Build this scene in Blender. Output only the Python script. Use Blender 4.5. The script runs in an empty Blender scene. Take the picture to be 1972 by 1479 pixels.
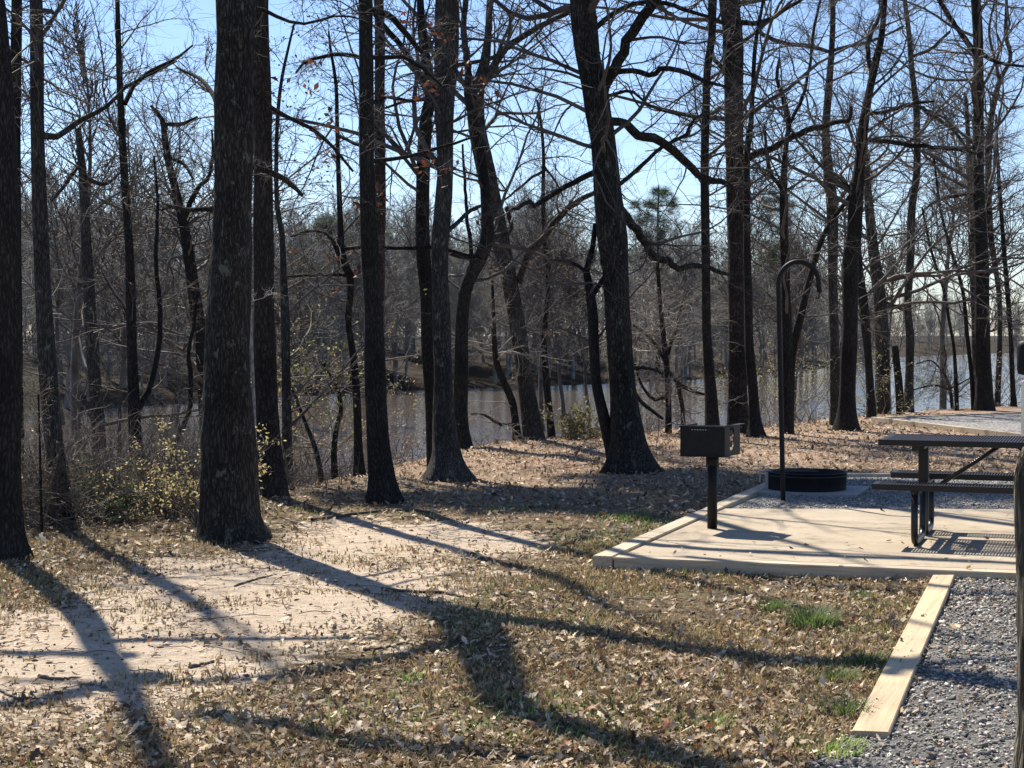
import bpy, math, random
import numpy as np
from mathutils import Vector

rng = np.random.default_rng(11)
random.seed(11)
S = bpy.context.scene
COL = S.collection

# ---------------------------------------------------------------- camera, sky, sun, exposure
FPX, CX, CY, HOR, EYE = 3190.0, 986.0, 739.5, 645.0, 1.54
PITCH = math.atan((CY - HOR) / FPX)
cam_d = bpy.data.cameras.new('camera'); cam = bpy.data.objects.new('camera', cam_d); COL.objects.link(cam)
cam_d.lens = 36 * FPX / 1972; cam_d.sensor_width = 36
cam_d.clip_start = 0.1; cam_d.clip_end = 6000
cam.location = (0, 0, EYE); cam.rotation_euler = (math.pi / 2 - PITCH, 0, 0)
S.camera = cam

SUN_EL, SUN_AZ = math.radians(52), math.radians(-26.6)      # azimuth clockwise from +Y
SUNV = np.array([math.sin(SUN_AZ) * math.cos(SUN_EL), math.cos(SUN_AZ) * math.cos(SUN_EL), math.sin(SUN_EL)])
W = bpy.data.worlds.new('World'); S.world = W; W.use_nodes = True
nt = W.node_tree; bg = nt.nodes['Background']
sky = nt.nodes.new('ShaderNodeTexSky'); sky.sky_type = 'NISHITA'; sky.sun_disc = False
sky.sun_elevation = SUN_EL; sky.sun_rotation = SUN_AZ; sky.air_density = 1.0; sky.dust_density = 0.2; sky.ozone_density = 2.2
tint = nt.nodes.new('ShaderNodeMix'); tint.data_type = 'RGBA'; tint.blend_type = 'MULTIPLY'; tint.inputs[0].default_value = 1.0
tint.inputs[7].default_value = (.90, .96, 1.13, 1)          # clear-day white balance of the photograph
nt.links.new(sky.outputs[0], tint.inputs[6]); nt.links.new(tint.outputs[2], bg.inputs[0]); bg.inputs[1].default_value = 0.072
sd = bpy.data.lights.new('sun', 'SUN'); sd.energy = 5.0; sd.angle = math.radians(0.55); sd.color = (1, 0.93, 0.81)
so = bpy.data.objects.new('sun', sd); COL.objects.link(so)
so.rotation_euler = Vector(SUNV).to_track_quat('Z', 'Y').to_euler(); so.location = (-20, 40, 50)
S.view_settings.view_transform = 'Standard'; S.view_settings.look = 'None'
S.view_settings.gamma = 1.0; S.view_settings.exposure = 1.0
try:
    S.cycles.max_bounces = 5; S.cycles.diffuse_bounces = 2; S.cycles.glossy_bounces = 3; S.cycles.transparent_max_bounces = 4
except Exception: pass

# ---------------------------------------------------------------- geometry helpers
def p2w(x, y, d):
    a = (x - CX) / FPX; b = (CY - y) / FPX
    vy = math.cos(PITCH) + b * math.sin(PITCH); vz = -math.sin(PITCH) + b * math.cos(PITCH)
    k = d / vy
    return np.array([a * k, d, EYE + vz * k])
def p2z(x, y, z):
    a = (x - CX) / FPX; b = (CY - y) / FPX
    vy = math.cos(PITCH) + b * math.sin(PITCH); vz = -math.sin(PITCH) + b * math.cos(PITCH)
    k = (z - EYE) / vz
    return np.array([a * k, vy * k])

def seg_dist(X, Y, poly):
    best = np.full(X.shape, 1e9)
    for (x0, y0), (x1, y1) in zip(poly[:-1], poly[1:]):
        dx, dy = x1 - x0, y1 - y0
        t = np.clip(((X - x0) * dx + (Y - y0) * dy) / (dx * dx + dy * dy), 0, 1)
        best = np.minimum(best, np.hypot(X - x0 - t * dx, Y - y0 - t * dy))
    return best
def inpoly(X, Y, poly):
    r = np.zeros(X.shape, bool); n = len(poly)
    for i in range(n):
        x0, y0 = poly[i]; x1, y1 = poly[(i + 1) % n]
        c = ((y0 > Y) != (y1 > Y)) & (X < (x1 - x0) * (Y - y0) / ((y1 - y0) if y1 != y0 else 1e-9) + x0)
        r ^= c
    return r
def soft(X, Y, poly, w):
    d = seg_dist(X, Y, list(poly) + [poly[0]])
    s = np.where(inpoly(X, Y, poly), d, -d)
    return np.clip(0.5 + s / (2 * w), 0, 1)
def vnoise(X, Y, sc, seed=0):
    x = X * sc; y = Y * sc; xi = np.floor(x).astype(np.int64); yi = np.floor(y).astype(np.int64)
    fx = x - xi; fy = y - yi; fx = fx * fx * (3 - 2 * fx); fy = fy * fy * (3 - 2 * fy)
    def h(a, b):
        v = np.sin((a * 127.1 + b * 311.7 + seed * 74.7) % 6283.185) * 43758.5453
        return v - np.floor(v)
    return (h(xi, yi) * (1 - fx) + h(xi + 1, yi) * fx) * (1 - fy) + (h(xi, yi + 1) * (1 - fx) + h(xi + 1, yi + 1) * fx) * fy
def fbm(X, Y, sc, seed=0):
    return (vnoise(X, Y, sc, seed) + .5 * vnoise(X, Y, sc * 2.1, seed + 1) + .25 * vnoise(X, Y, sc * 4.3, seed + 2)) / 1.75

WATER = -1.66
CREST = [(-80, 0), (-12, 7), (-6, 11), (-4.6, 13.2), (-3.3, 14.6), (-2.3, 16.9), (-1.2, 20.5), (.1, 25.8), (2.7, 28.0), (5.0, 30.5), (6.6, 32.8), (9.5, 36.5), (13, 38.5), (22, 43), (90, 70), (900, 300)]
FAR = [(-900, -100), (-60, 50), (-20.3, 66), (-14.4, 78), (-8.3, 93), (.4, 102), (11, 113), (26, 146), (50, 225), (62, 262), (92, 290), (320, 340), (1500, 500)]
cx_, cy_ = np.array(CREST).T; fx_, fy_ = np.array(FAR).T
GRAV = [tuple(p2z(*q, -.1)) for q in [(1560, 1479), (1625, 1440), (1650, 1408)]] + [(1.52, 6.9), (2.92, 10.85), (3.3, 10.6), (9, 9.0), (9, 3), (0.7, 3), (0.95, 5.6)]
SLABC = np.array([.56, 11.5]); UD = np.array([.339, .941]); VD = np.array([.958, -.287])
def slab_pt(u, v): return SLABC + UD * u + VD * v
SLABP = [tuple(slab_pt(0, 0)), tuple(slab_pt(0, 5.4)), tuple(slab_pt(7.6, 6.2)), tuple(slab_pt(7.4, 0))]
SLABP[2] = (9.3, 18.3); SLABP[3] = (3.07, 18.46)
PADP = [(6.83, 31.5), (7.85, 26.8), (8.9, 22.0), (22, 23), (22, 37), (10.4, 33.7)]
SANDP = [tuple(p2z(*q, -.1)) for q in [(-200, 1235), (0, 1165), (160, 1125), (300, 1080), (420, 1062), (560, 1022), (720, 1004), (900, 1004), (1010, 1030), (960, 1075), (840, 1120), (900, 1180), (860, 1225), (740, 1262), (560, 1300), (330, 1360), (150, 1385), (-200, 1400)]]

def hz(X, Y):
    X = np.asarray(X, float); Y = np.asarray(Y, float)
    dc = seg_dist(X, Y, CREST); s = np.where(Y > np.interp(X, cx_, cy_), dc, -dc)
    s = s + (fbm(X, Y, .35, 5) - .5) * 1.2
    sp = np.maximum(s, 0)
    z = -.1 + (fbm(X, Y, .8, 3) - .5) * .05 + (fbm(X, Y, .15, 9) - .5) * .06 - .36 * sp * sp / (sp + 1.3)
    g = soft(X, Y, GRAV, .3) * np.clip((Y - 7) / 3.5, 0, 1)
    z = z + .05 * g
    z = np.where(s < 0, np.minimum(z, -.055 + .03 * g), z)
    df = seg_dist(X, Y, FAR); t = np.where(Y > np.interp(X, fx_, fy_), df, -df)
    zf = np.clip(WATER + t * .16 + (fbm(X, Y, .1, 6) - .5) * .3, -3.2, .4)
    return np.maximum(np.maximum(z, -3.2), np.where(t > -12, zf, -3.2))
def h1(x, y): return float(hz(np.array([x]), np.array([y]))[0])
def ray_d(x, y, dmax=60):
    for d in np.arange(6, dmax, .05):
        w = p2w(x, y, d)
        if w[2] <= h1(w[0], w[1]): return d
    return dmax

# ---------------------------------------------------------------- object helpers
def tag(o, label=None, cat=None, group=None, kind=None):
    if label: o['label'] = label
    if cat: o['category'] = cat
    if group: o['group'] = group
    if kind: o['kind'] = kind
    return o
def empty(name, loc, label, cat, group=None):
    o = bpy.data.objects.new(name, None); COL.objects.link(o); o.location = [float(v) for v in loc]
    o.empty_display_size = .1
    return tag(o, label, cat, group)
def mesh_obj(name, V, F, mat, parent=None, smooth=False, cols=None, attrs=None, mats=None, midx=None):
    """V (n,3); F list of index arrays (each (m,k)) or a python list of faces"""
    me = bpy.data.meshes.new(name)
    V = np.asarray(V, np.float64)
    o = bpy.data.objects.new(name, me)
    if parent is not None:
        V = V - np.array(parent.location)
    if isinstance(F, np.ndarray): F = [F]
    if len(F) and isinstance(F[0], np.ndarray):
        loops = np.concatenate([f.ravel() for f in F]).astype(np.int32)
        tot = np.concatenate([np.full(len(f), f.shape[1], np.int32) for f in F])
        start = np.concatenate([[0], np.cumsum(tot)[:-1]]).astype(np.int32)
        me.vertices.add(len(V)); me.vertices.foreach_set('co', V.astype(np.float32).ravel())
        me.loops.add(len(loops)); me.loops.foreach_set('vertex_index', loops)
        me.polygons.add(len(tot)); me.polygons.foreach_set('loop_start', start); me.polygons.foreach_set('loop_total', tot)
        if smooth: me.polygons.foreach_set('use_smooth', np.ones(len(tot), bool))
        me.update(calc_edges=True)
    else:
        me.from_pydata(V.tolist(), [], [list(map(int, f)) for f in F]); me.update()
        if smooth: me.polygons.foreach_set('use_smooth', np.ones(len(me.polygons), bool))
    if cols is not None:
        ca = me.color_attributes.new('Col', 'FLOAT_COLOR', 'POINT')
        c4 = np.ones((len(V), 4), np.float32); c4[:, :3] = cols; ca.data.foreach_set('color', c4.ravel())
    for k, v in (attrs or {}).items():
        at = me.attributes.new(k, 'FLOAT', 'POINT'); at.data.foreach_set('value', np.asarray(v, np.float32))
    me.materials.append(mat)
    COL.objects.link(o)
    if parent is not None: o.parent = parent
    return o

class MB:
    def __init__(s): s.v = []; s.f = []; s.n = 0
    def add(s, V, F):
        s.v.append(np.asarray(V, float)); s.f += [[i + s.n for i in f] for f in F]; s.n += len(V)
    def box(s, c, size, yaw=0, bev=0.0, M=None):
        hx, hy, hz_ = [q / 2 for q in size]; b = min(bev, hx * .9, hy * .9, hz_ * .9)
        if b <= 0:
            V = np.array([[x, y, z] for z in (-hz_, hz_) for y in (-hy, hy) for x in (-hx, hx)])
            F = [[0, 2, 3, 1], [4, 5, 7, 6], [0, 1, 5, 4], [2, 6, 7, 3], [0, 4, 6, 2], [1, 3, 7, 5]]
        else:
            import bmesh
            bm = bmesh.new(); bmesh.ops.create_cube(bm, size=1)
            for v in bm.verts: v.co = (v.co.x * size[0], v.co.y * size[1], v.co.z * size[2])
            bmesh.ops.bevel(bm, geom=bm.edges[:], offset=b, segments=2, profile=.6, affect='EDGES')
            bm.verts.ensure_lookup_table(); bm.verts.index_update()
            V = np.array([v.co[:] for v in bm.verts]); F = [[v.index for v in f.verts] for f in bm.faces]; bm.free()
        if M is not None: V = V @ np.array(M).T
        c_, s_ = math.cos(yaw), math.sin(yaw)
        V = np.stack([V[:, 0] * c_ - V[:, 1] * s_, V[:, 0] * s_ + V[:, 1] * c_, V[:, 2]], 1) + np.array(c)
        s.add(V, F)
    def tube(s, P, r, n=12, caps=True):
        V, F = sweep(P, r, n); F = [list(f) for f in F.tolist()]
        if caps:
            k = len(V); F.append(list(range(n))[::-1]); F.append([k - n + i for i in range(n)])
        s.add(V, F)
    def prism(s, poly, z0, z1):
        n = len(poly); V = [[x, y, z0] for x, y in poly] + [[x, y, z1] for x, y in poly]
        a = sum(poly[i][0] * poly[(i + 1) % n][1] - poly[(i + 1) % n][0] * poly[i][1] for i in range(n))
        F = [[i, (i + 1) % n, n + (i + 1) % n, n + i] for i in range(n)] + [list(range(n))[::-1], list(range(n, 2 * n))]
        if a < 0: F = [f[::-1] for f in F]
        s.add(V, F)
    def make(s, name, mat, parent=None, smooth=False, **k):
        o = mesh_obj(name, np.concatenate(s.v), s.f, mat, parent, smooth, **k)
        return o

def sweep(P, R, n):
    P = np.asarray(P, float); R = np.broadcast_to(np.asarray(R, float), (len(P),))
    T = np.gradient(P, axis=0); T /= np.linalg.norm(T, axis=1)[:, None] + 1e-12
    N = np.zeros_like(P); a = np.array([0, 1, 0.]) if abs(T[0][1]) < .9 else np.array([1, 0, 0.])
    u = a - T[0] * (a @ T[0]); N[0] = u / np.linalg.norm(u)
    for i in range(1, len(P)):
        u = N[i - 1] - T[i] * (N[i - 1] @ T[i]); N[i] = u / (np.linalg.norm(u) + 1e-12)
    B = np.cross(T, N); ang = np.arange(n) * 2 * math.pi / n
    V = P[:, None] + R[:, None, None] * (N[:, None] * np.cos(ang)[None, :, None] + B[:, None] * np.sin(ang)[None, :, None])
    K = len(P); i = np.arange(K - 1)[:, None] * n; j = np.arange(n)[None]
    F = np.stack([i + j, i + (j + 1) % n, i + n + (j + 1) % n, i + n + j], -1).reshape(-1, 4)
    return V.reshape(-1, 3), F

def smooth_path(P, n):
    """Catmull-Rom resample of (k,c) to n points, evenly by length"""
    P = np.asarray(P, float); Q = np.vstack([2 * P[0] - P[1], P, 2 * P[-1] - P[-2]]); out = []
    for i in range(1, len(Q) - 2):
        p0, p1, p2, p3 = Q[i - 1:i + 3]
        for t in np.linspace(0, 1, 12, endpoint=False):
            out.append(.5 * (2 * p1 + (p2 - p0) * t + (2 * p0 - 5 * p1 + 4 * p2 - p3) * t * t + (3 * p1 - p0 - 3 * p2 + p3) * t ** 3))
    out.append(P[-1]); out = np.array(out)
    L = np.concatenate([[0], np.cumsum(np.linalg.norm(np.diff(out[:, :3], axis=0), axis=1))])
    t = np.linspace(0, L[-1], n)
    return np.stack([np.interp(t, L, out[:, c]) for c in range(out.shape[1])], 1)

def batch_tubes(P, R, n):
    """P (N,K,3), R (N,K) -> verts, quads"""
    N, K, _ = P.shape
    T = np.gradient(P, axis=1); T /= np.linalg.norm(T, axis=2, keepdims=True) + 1e-9
    m = T.mean(1); ref = np.where((np.abs(m[:, 2]) > .7 * np.linalg.norm(m, axis=1))[:, None], np.array([1., 0, 0]), np.array([0, 0, 1.]))[:, None, :]
    A = np.cross(T, ref); A /= np.linalg.norm(A, axis=2, keepdims=True) + 1e-9
    B = np.cross(T, A); ang = np.arange(n) * 2 * math.pi / n
    V = P[:, :, None] + R[:, :, None, None] * (A[:, :, None] * np.cos(ang)[:, None] + B[:, :, None] * np.sin(ang)[:, None])
    base = (np.arange(N) * K * n)[:, None, None] + (np.arange(K - 1) * n)[None, :, None] + np.zeros((1, 1, n), int)
    j = np.arange(n)[None, None]; j2 = (j + 1) % n
    F = np.stack([base + j, base + j2, base + n + j2, base + n + j], -1).reshape(-1, 4)
    return V.reshape(-1, 3), F
def grow(start, dirs, length, r0, K, wander, up, g, tipr=.25):
    """random-walk branches: start (N,3) dirs (N,3) length (N) r0 (N)"""
    N = len(start); P = np.zeros((N, K, 3)); P[:, 0] = start; D = dirs / (np.linalg.norm(dirs, axis=1, keepdims=True) + 1e-9)
    st = (length / (K - 1))[:, None]; bias = g.normal(0, wander * .35, (N, 3))
    for k in range(1, K):
        D = D + g.normal(0, wander, (N, 3)) + bias; D[:, 2] += up
        D /= np.linalg.norm(D, axis=1, keepdims=True); P[:, k] = P[:, k - 1] + D * st
    t = np.linspace(0, 1, K)[None]
    R = r0[:, None] * (1 - (1 - tipr) * t ** .8)
    return P, R
def spawn(P, R, per, g, lo=.15, hi=1.0, ang=(35, 75), flat=0.0):
    """children start points and directions from parent curves"""
    N, K, _ = P.shape
    idx = np.repeat(np.arange(N), per); t = g.uniform(lo, hi, len(idx)) * (K - 1.001)
    k = t.astype(int); f = (t - k)[:, None]
    st = P[idx, k] * (1 - f) + P[idx, k + 1] * f; T = P[idx, k + 1] - P[idx, k]; T /= np.linalg.norm(T, axis=1, keepdims=True) + 1e-9
    r = R[idx, k] * (1 - f[:, 0]) + R[idx, k + 1] * f[:, 0]
    q = g.normal(0, 1, (len(idx), 3)); q[:, 2] *= 1 - flat; q -= T * (q * T).sum(1, keepdims=True); q /= np.linalg.norm(q, axis=1, keepdims=True) + 1e-9
    a = np.radians(g.uniform(*ang, len(idx)))[:, None]
    return st, T * np.cos(a) + q * np.sin(a), r, t / (K - 1)

# ---------------------------------------------------------------- materials
def newmat(name):
    m = bpy.data.materials.new(name); m.use_nodes = True
    return m, m.node_tree, m.node_tree.nodes['Principled BSDF']
def ramp(t, stops):
    r = t.nodes.new('ShaderNodeValToRGB'); e = r.color_ramp.elements
    while len(e) < len(stops): e.new(.5)
    for i, (p, c) in enumerate(stops): e[i].position = p; e[i].color = (*c, 1)
    return r
def noise(t, vec, scale, detail=4, rough=.6, dist=0):
    n = t.nodes.new('ShaderNodeTexNoise'); n.inputs['Scale'].default_value = scale; n.inputs['Detail'].default_value = detail
    n.inputs['Roughness'].default_value = rough; n.inputs['Distortion'].default_value = dist
    if vec is not None: t.links.new(vec, n.inputs['Vector'])
    return n
def mapping(t, sc):
    tc = t.nodes.new('ShaderNodeTexCoord'); mp = t.nodes.new('ShaderNodeMapping'); mp.inputs['Scale'].default_value = sc
    t.links.new(tc.outputs['Object'], mp.inputs['Vector']); return mp.outputs[0]
def bump(t, b, h, strength, dist):
    n = t.nodes.new('ShaderNodeBump'); n.inputs['Strength'].default_value = strength; n.inputs['Distance'].default_value = dist
    t.links.new(h, n.inputs['Height']); t.links.new(n.outputs[0], b.inputs['Normal']); return n
def mixc(t, f, a, b, mode='MIX'):
    m = t.nodes.new('ShaderNodeMix'); m.data_type = 'RGBA'; m.blend_type = mode
    for s, v in ((m.inputs[0], f), (m.inputs[6], a), (m.inputs[7], b)):
        if isinstance(v, (int, float)): s.default_value = v
        elif isinstance(v, tuple): s.default_value = (*v, 1)
        else: t.links.new(v, s)
    return m.outputs[2]
def math_(t, op, a, b=None):
    m = t.nodes.new('ShaderNodeMath'); m.operation = op
    for i, v in enumerate((a, b)):
        if v is None: continue
        if isinstance(v, (int, float)): m.inputs[i].default_value = v
        else: t.links.new(v, m.inputs[i])
    return m.outputs[0]
def spec(b, v):
    b.inputs['Specular IOR Level'].default_value = v

def bark(name, dark, mid, light, lichen=.0, zs=3.2, sc=22, bd=.03):
    m, t, b = newmat(name); v = mapping(t, (1, 1, zs / sc))
    vo = t.nodes.new('ShaderNodeTexVoronoi'); vo.feature = 'DISTANCE_TO_EDGE'; vo.inputs['Scale'].default_value = sc
    nz = noise(t, v, 9, 5, .65); mp2 = t.nodes.new('ShaderNodeVectorMath'); mp2.operation = 'MULTIPLY_ADD'
    t.links.new(nz.outputs['Color'], mp2.inputs[0]); mp2.inputs[1].default_value = (.12, .12, .12); t.links.new(v, mp2.inputs[2])
    t.links.new(mp2.outputs[0], vo.inputs['Vector'])
    n2 = noise(t, v, 34, 6, .7); hh = math_(t, 'ADD', math_(t, 'MULTIPLY', vo.outputs['Distance'], 1.6), math_(t, 'MULTIPLY', n2.outputs[0], .5))
    r = ramp(t, [(.12, dark), (.42, mid), (.72, light)]); t.links.new(hh, r.inputs[0])
    big = noise(t, mapping(t, (1, 1, .5)), 2.2, 4, .6); rr = ramp(t, [(.35, (.62, .62, .62)), (.65, (1.25, 1.22, 1.18))]); t.links.new(big.outputs[0], rr.inputs[0])
    c = mixc(t, 1.0, r.outputs[0], rr.outputs[0], 'MULTIPLY')
    if lichen > 0:
        ln = noise(t, mapping(t, (1, 1, .55)), 13, 5, .7); lr = ramp(t, [(.62 - lichen * .1, (0, 0, 0)), (.68 - lichen * .1, (1, 1, 1))]); t.links.new(ln.outputs[0], lr.inputs[0])
        c = mixc(t, math_(t, 'MULTIPLY', lr.outputs[0], .55), c, (.22, .235, .19))
    t.links.new(c, b.inputs['Base Color']); b.inputs['Roughness'].default_value = .92; spec(b, .15)
    bump(t, b, hh, .9, bd); return m
M = {}
M['oak'] = bark('oak_bark', (.010, .0092, .0085), (.031, .029, .026), (.082, .077, .068), .35, 9, 46, .03)
M['dark'] = bark('dark_bark', (.009, .0085, .008), (.025, .0235, .0215), (.055, .052, .047), .0, 11, 50, .02)
M['pine'] = bark('pine_bark', (.012, .010, .009), (.035, .029, .0255), (.070, .059, .052), .0, 10, 32, .02)
M['grey'] = bark('grey_bark', (.014, .0133, .0125), (.040, .038, .035), (.088, .084, .077), .2, 9, 44, .012)
M['pale'] = bark('pale_bark', (.12, .11, .10), (.26, .25, .235), (.38, .37, .35), .0, 8, 12, .004)
def twigmat(name, c1, c2):
    m, t, b = newmat(name); n = noise(t, mapping(t, (1, 1, 1)), 1.7, 3, .6); r = ramp(t, [(.35, c1), (.65, c2)])
    t.links.new(n.outputs[0], r.inputs[0]); t.links.new(r.outputs[0], b.inputs['Base Color']); b.inputs['Roughness'].default_value = .75; spec(b, .3); return m
M['twig'] = twigmat('twig_bark', (.05, .042, .036), (.125, .11, .095))
M['twig_pale'] = twigmat('pale_twig_bark', (.16, .14, .12), (.34, .31, .27))
M['twig_brush'] = twigmat('brush_stems', (.075, .06, .048), (.18, .15, .12))
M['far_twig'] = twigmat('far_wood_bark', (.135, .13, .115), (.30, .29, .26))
def colmat(name, rough=.75, trans=.0, sheen=.3):
    m, t, b = newmat(name); a = t.nodes.new('ShaderNodeAttribute'); a.attribute_name = 'Col'
    t.links.new(a.outputs['Color'], b.inputs['Base Color']); b.inputs['Roughness'].default_value = rough; spec(b, sheen)
    if trans:
        out = t.nodes['Material Output']; tr = t.nodes.new('ShaderNodeBsdfTranslucent'); mx = t.nodes.new('ShaderNodeMixShader')
        t.links.new(a.outputs['Color'], tr.inputs[0]); mx.inputs[0].default_value = trans
        t.links.new(b.outputs[0], mx.inputs[1]); t.links.new(tr.outputs[0], mx.inputs[2]); t.links.new(mx.outputs[0], out.inputs[0])
    return m
M['leaf'] = colmat('dead_leaf', .6, .2)
M['blade'] = colmat('grass_blade', .6, .35)
M['foliage'] = colmat('foliage', .55, .35)
M['stone'] = colmat('gravel_stone', .85, 0, .3)

def ground_mat():
    m, t, b = newmat('ground_soil'); tc = t.nodes.new('ShaderNodeTexCoord'); v = tc.outputs['Object']
    def att(n):
        a = t.nodes.new('ShaderNodeAttribute'); a.attribute_name = n; return a.outputs['Fac']
    n1 = noise(t, v, 1.1, 6, .65); n2 = noise(t, v, 9, 6, .7); n3 = noise(t, v, 60, 4, .7); n4 = noise(t, v, 26, 5, .75)
    r_s = ramp(t, [(.3, (.40, .315, .225)), (.55, (.53, .43, .325)), (.75, (.62, .52, .41))]); t.links.new(n2.outputs[0], r_s.inputs[0])
    r_l = ramp(t, [(.34, (.055, .04, .024)), (.5, (.14, .102, .06)), (.68, (.32, .245, .155))]); t.links.new(n4.outputs[0], r_l.inputs[0])
    r_f = ramp(t, [(.34, (.17, .11, .075)), (.52, (.38, .27, .195)), (.7, (.56, .43, .335))]); t.links.new(n4.outputs[0], r_f.inputs[0])
    r_g = ramp(t, [(.35, (.07, .068, .062)), (.5, (.17, .165, .155)), (.66, (.31, .30, .28))]); t.links.new(noise(t, v, 42, 4, .8).outputs[0], r_g.inputs[0])
    green = ramp(t, [(.52, (0, 0, 0)), (.66, (1, 1, 1))]); t.links.new(n1.outputs[0], green.inputs[0])
    soil = mixc(t, math_(t, 'MULTIPLY', green.outputs[0], .35), r_l.outputs[0], (.10, .13, .045))
    lf = mixc(t, att('litter'), soil, r_f.outputs[0])
    sm = math_(t, 'ADD', att('sand'), math_(t, 'MULTIPLY', math_(t, 'SUBTRACT', n2.outputs[0], .5), 1.5)); smr = ramp(t, [(.42, (0, 0, 0)), (.62, (1, 1, 1))]); t.links.new(sm, smr.inputs[0])
    c = mixc(t, smr.outputs[0], lf, r_s.outputs[0])
    c = mixc(t, att('grav'), c, r_g.outputs[0])
    spk = ramp(t, [(.3, (.55, .55, .55)), (.5, (1, 1, 1))]); t.links.new(n3.outputs[0], spk.inputs[0])
    c = mixc(t, .7, c, spk.outputs[0], 'MULTIPLY')
    c = mixc(t, att('wet_shade'), c, (.034, .027, .02))  # wet mud plus painted shade of the far wood
    t.links.new(c, b.inputs['Base Color']); b.inputs['Roughness'].default_value = .95; spec(b, .1)
    hh = math_(t, 'ADD', n4.outputs[0], math_(t, 'MULTIPLY', n3.outputs[0], .4)); hh = math_(t, 'ADD', hh, math_(t, 'MULTIPLY', n2.outputs[0], 1.6)); bump(t, b, hh, .85, .035); return m
M['ground'] = ground_mat()
def water_mat():
    m, t, b = newmat('muddy_water'); v = mapping(t, (1, 1.0, 1))
    b.inputs['Base Color'].default_value = (.078, .058, .044, 1); b.inputs['Roughness'].default_value = .09; b.inputs['IOR'].default_value = 1.33
    a = noise(t, mapping(t, (.5, 1.6, 1)), 1.2, 5, .6, .4); c = noise(t, mapping(t, (.25, .7, 1)), .35, 3, .5)
    hh = math_(t, 'ADD', a.outputs[0], math_(t, 'MULTIPLY', c.outputs[0], 1.4)); bump(t, b, hh, .42, .12); return m
M['water'] = water_mat()
def flat(name, c, rough=.6, var=.15, sc=20, bs=.15, bd=.004, metal=0, sp=.4, zs=1.0):
    m, t, b = newmat(name); n = noise(t, mapping(t, (1, 1, zs)), sc, 6, .65)
    r = ramp(t, [(.3, tuple(q * (1 - var) for q in c)), (.7, tuple(min(1, q * (1 + var)) for q in c))]); t.links.new(n.outputs[0], r.inputs[0])
    t.links.new(r.outputs[0], b.inputs['Base Color']); b.inputs['Roughness'].default_value = rough; b.inputs['Metallic'].default_value = metal; spec(b, sp)
    bump(t, b, n.outputs[0], bs, bd); return m
M['black'] = flat('black_painted_steel', (.012, .012, .0125), .55, .35, 30, .1, .002, 0, .18)
M['brown_steel'] = flat('dark_brown_coated_steel', (.015, .0118, .0115), .36, .2, 30, .04, .001, 0, .35)
M['rust'] = flat('sooty_steel', (.03, .027, .025), .7, .4, 18, .3, .004)
M['plate'] = flat('galvanized_plate', (.38, .37, .36), .5, .15, 30, .05, .001, .5)
def concrete():
    m, t, b = newmat('tan_concrete'); n = noise(t, mapping(t, (1, 1, 1)), 1.6, 6, .6); f = noise(t, mapping(t, (1, 1, 1)), 90, 3, .7); st = noise(t, mapping(t, (1, 1, 1)), 5, 5, .7)
    r = ramp(t, [(.3, (.30, .245, .175)), (.7, (.39, .325, .24))]); t.links.new(n.outputs[0], r.inputs[0])
    r2 = ramp(t, [(.35, (.86, .86, .86)), (.6, (1.04, 1.04, 1.04))]); t.links.new(f.outputs[0], r2.inputs[0])
    r3 = ramp(t, [(.30, (.60, .58, .56)), (.46, (1, 1, 1))]); t.links.new(st.outputs[0], r3.inputs[0])
    c = mixc(t, 1., mixc(t, 1., r.outputs[0], r2.outputs[0], 'MULTIPLY'), r3.outputs[0], 'MULTIPLY')
    t.links.new(c, b.inputs['Base Color']); b.inputs['Roughness'].default_value = .85; spec(b, .2); bump(t, b, f.outputs[0], .25, .002); return m
M['concrete'] = concrete()
def wood(name, c1, c2, yaw, knots=True, dark=.55):
    m, t, b = newmat(name); tc = t.nodes.new('ShaderNodeTexCoord'); mp = t.nodes.new('ShaderNodeMapping'); mp.vector_type = 'TEXTURE'
    mp.inputs['Rotation'].default_value = (0, 0, yaw); mp.inputs['Scale'].default_value = (1, .06, 1); t.links.new(tc.outputs['Object'], mp.inputs['Vector'])
    # stretched along local Y (the board's length)
    mp.inputs['Scale'].default_value = (.06, 1.6, .06)
    n = noise(t, mp.outputs[0], 3.0, 7, .7, .6); r = ramp(t, [(.3, c1), (.52, c2), (.75, tuple(q * 1.12 for q in c2))]); t.links.new(n.outputs[0], r.inputs[0])
    k = t.nodes.new('ShaderNodeTexVoronoi'); k.inputs['Scale'].default_value = 3.1; t.links.new(mapping(t, (1, 1, 1)), k.inputs['Vector'])
    kr = ramp(t, [(.0, (dark * .5, dark * .42, dark * .35)), (.055, (.55, .48, .42)), (.085, (1, 1, 1))]); t.links.new(k.outputs['Distance'], kr.inputs[0])
    c = mixc(t, 1. if knots else 0., r.outputs[0], kr.outputs[0], 'MULTIPLY')
    big = noise(t, mapping(t, (1, 1, 1)), 1.3, 4); br = ramp(t, [(.35, (.82, .82, .84)), (.65, (1.05, 1.03, 1))]); t.links.new(big.outputs[0], br.inputs[0])
    t.links.new(mixc(t, 1., c, br.outputs[0], 'MULTIPLY'), b.inputs['Base Color']); b.inputs['Roughness'].default_value = .75; spec(b, .25)
    bump(t, b, n.outputs[0], .35, .003); return m
YU = math.atan2(UD[1], UD[0]) - math.pi / 2; YV = math.atan2(VD[1], VD[0]) - math.pi / 2
M['tim_u'] = wood('weathered_timber', (.26, .215, .155), (.44, .37, .27), YU, False)
M['tim_v'] = wood('weathered_timber_front', (.26, .215, .155), (.46, .385, .28), YV, False)
M['plank'] = wood('pine_plank', (.33, .245, .145), (.50, .39, .25), math.atan2(3.85, 1.45) - math.pi / 2)
M['postw'] = bark('weathered_post', (.02, .017, .013), (.10, .085, .063), (.24, .21, .16), .0, 3.0, 30, .02)

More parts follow.
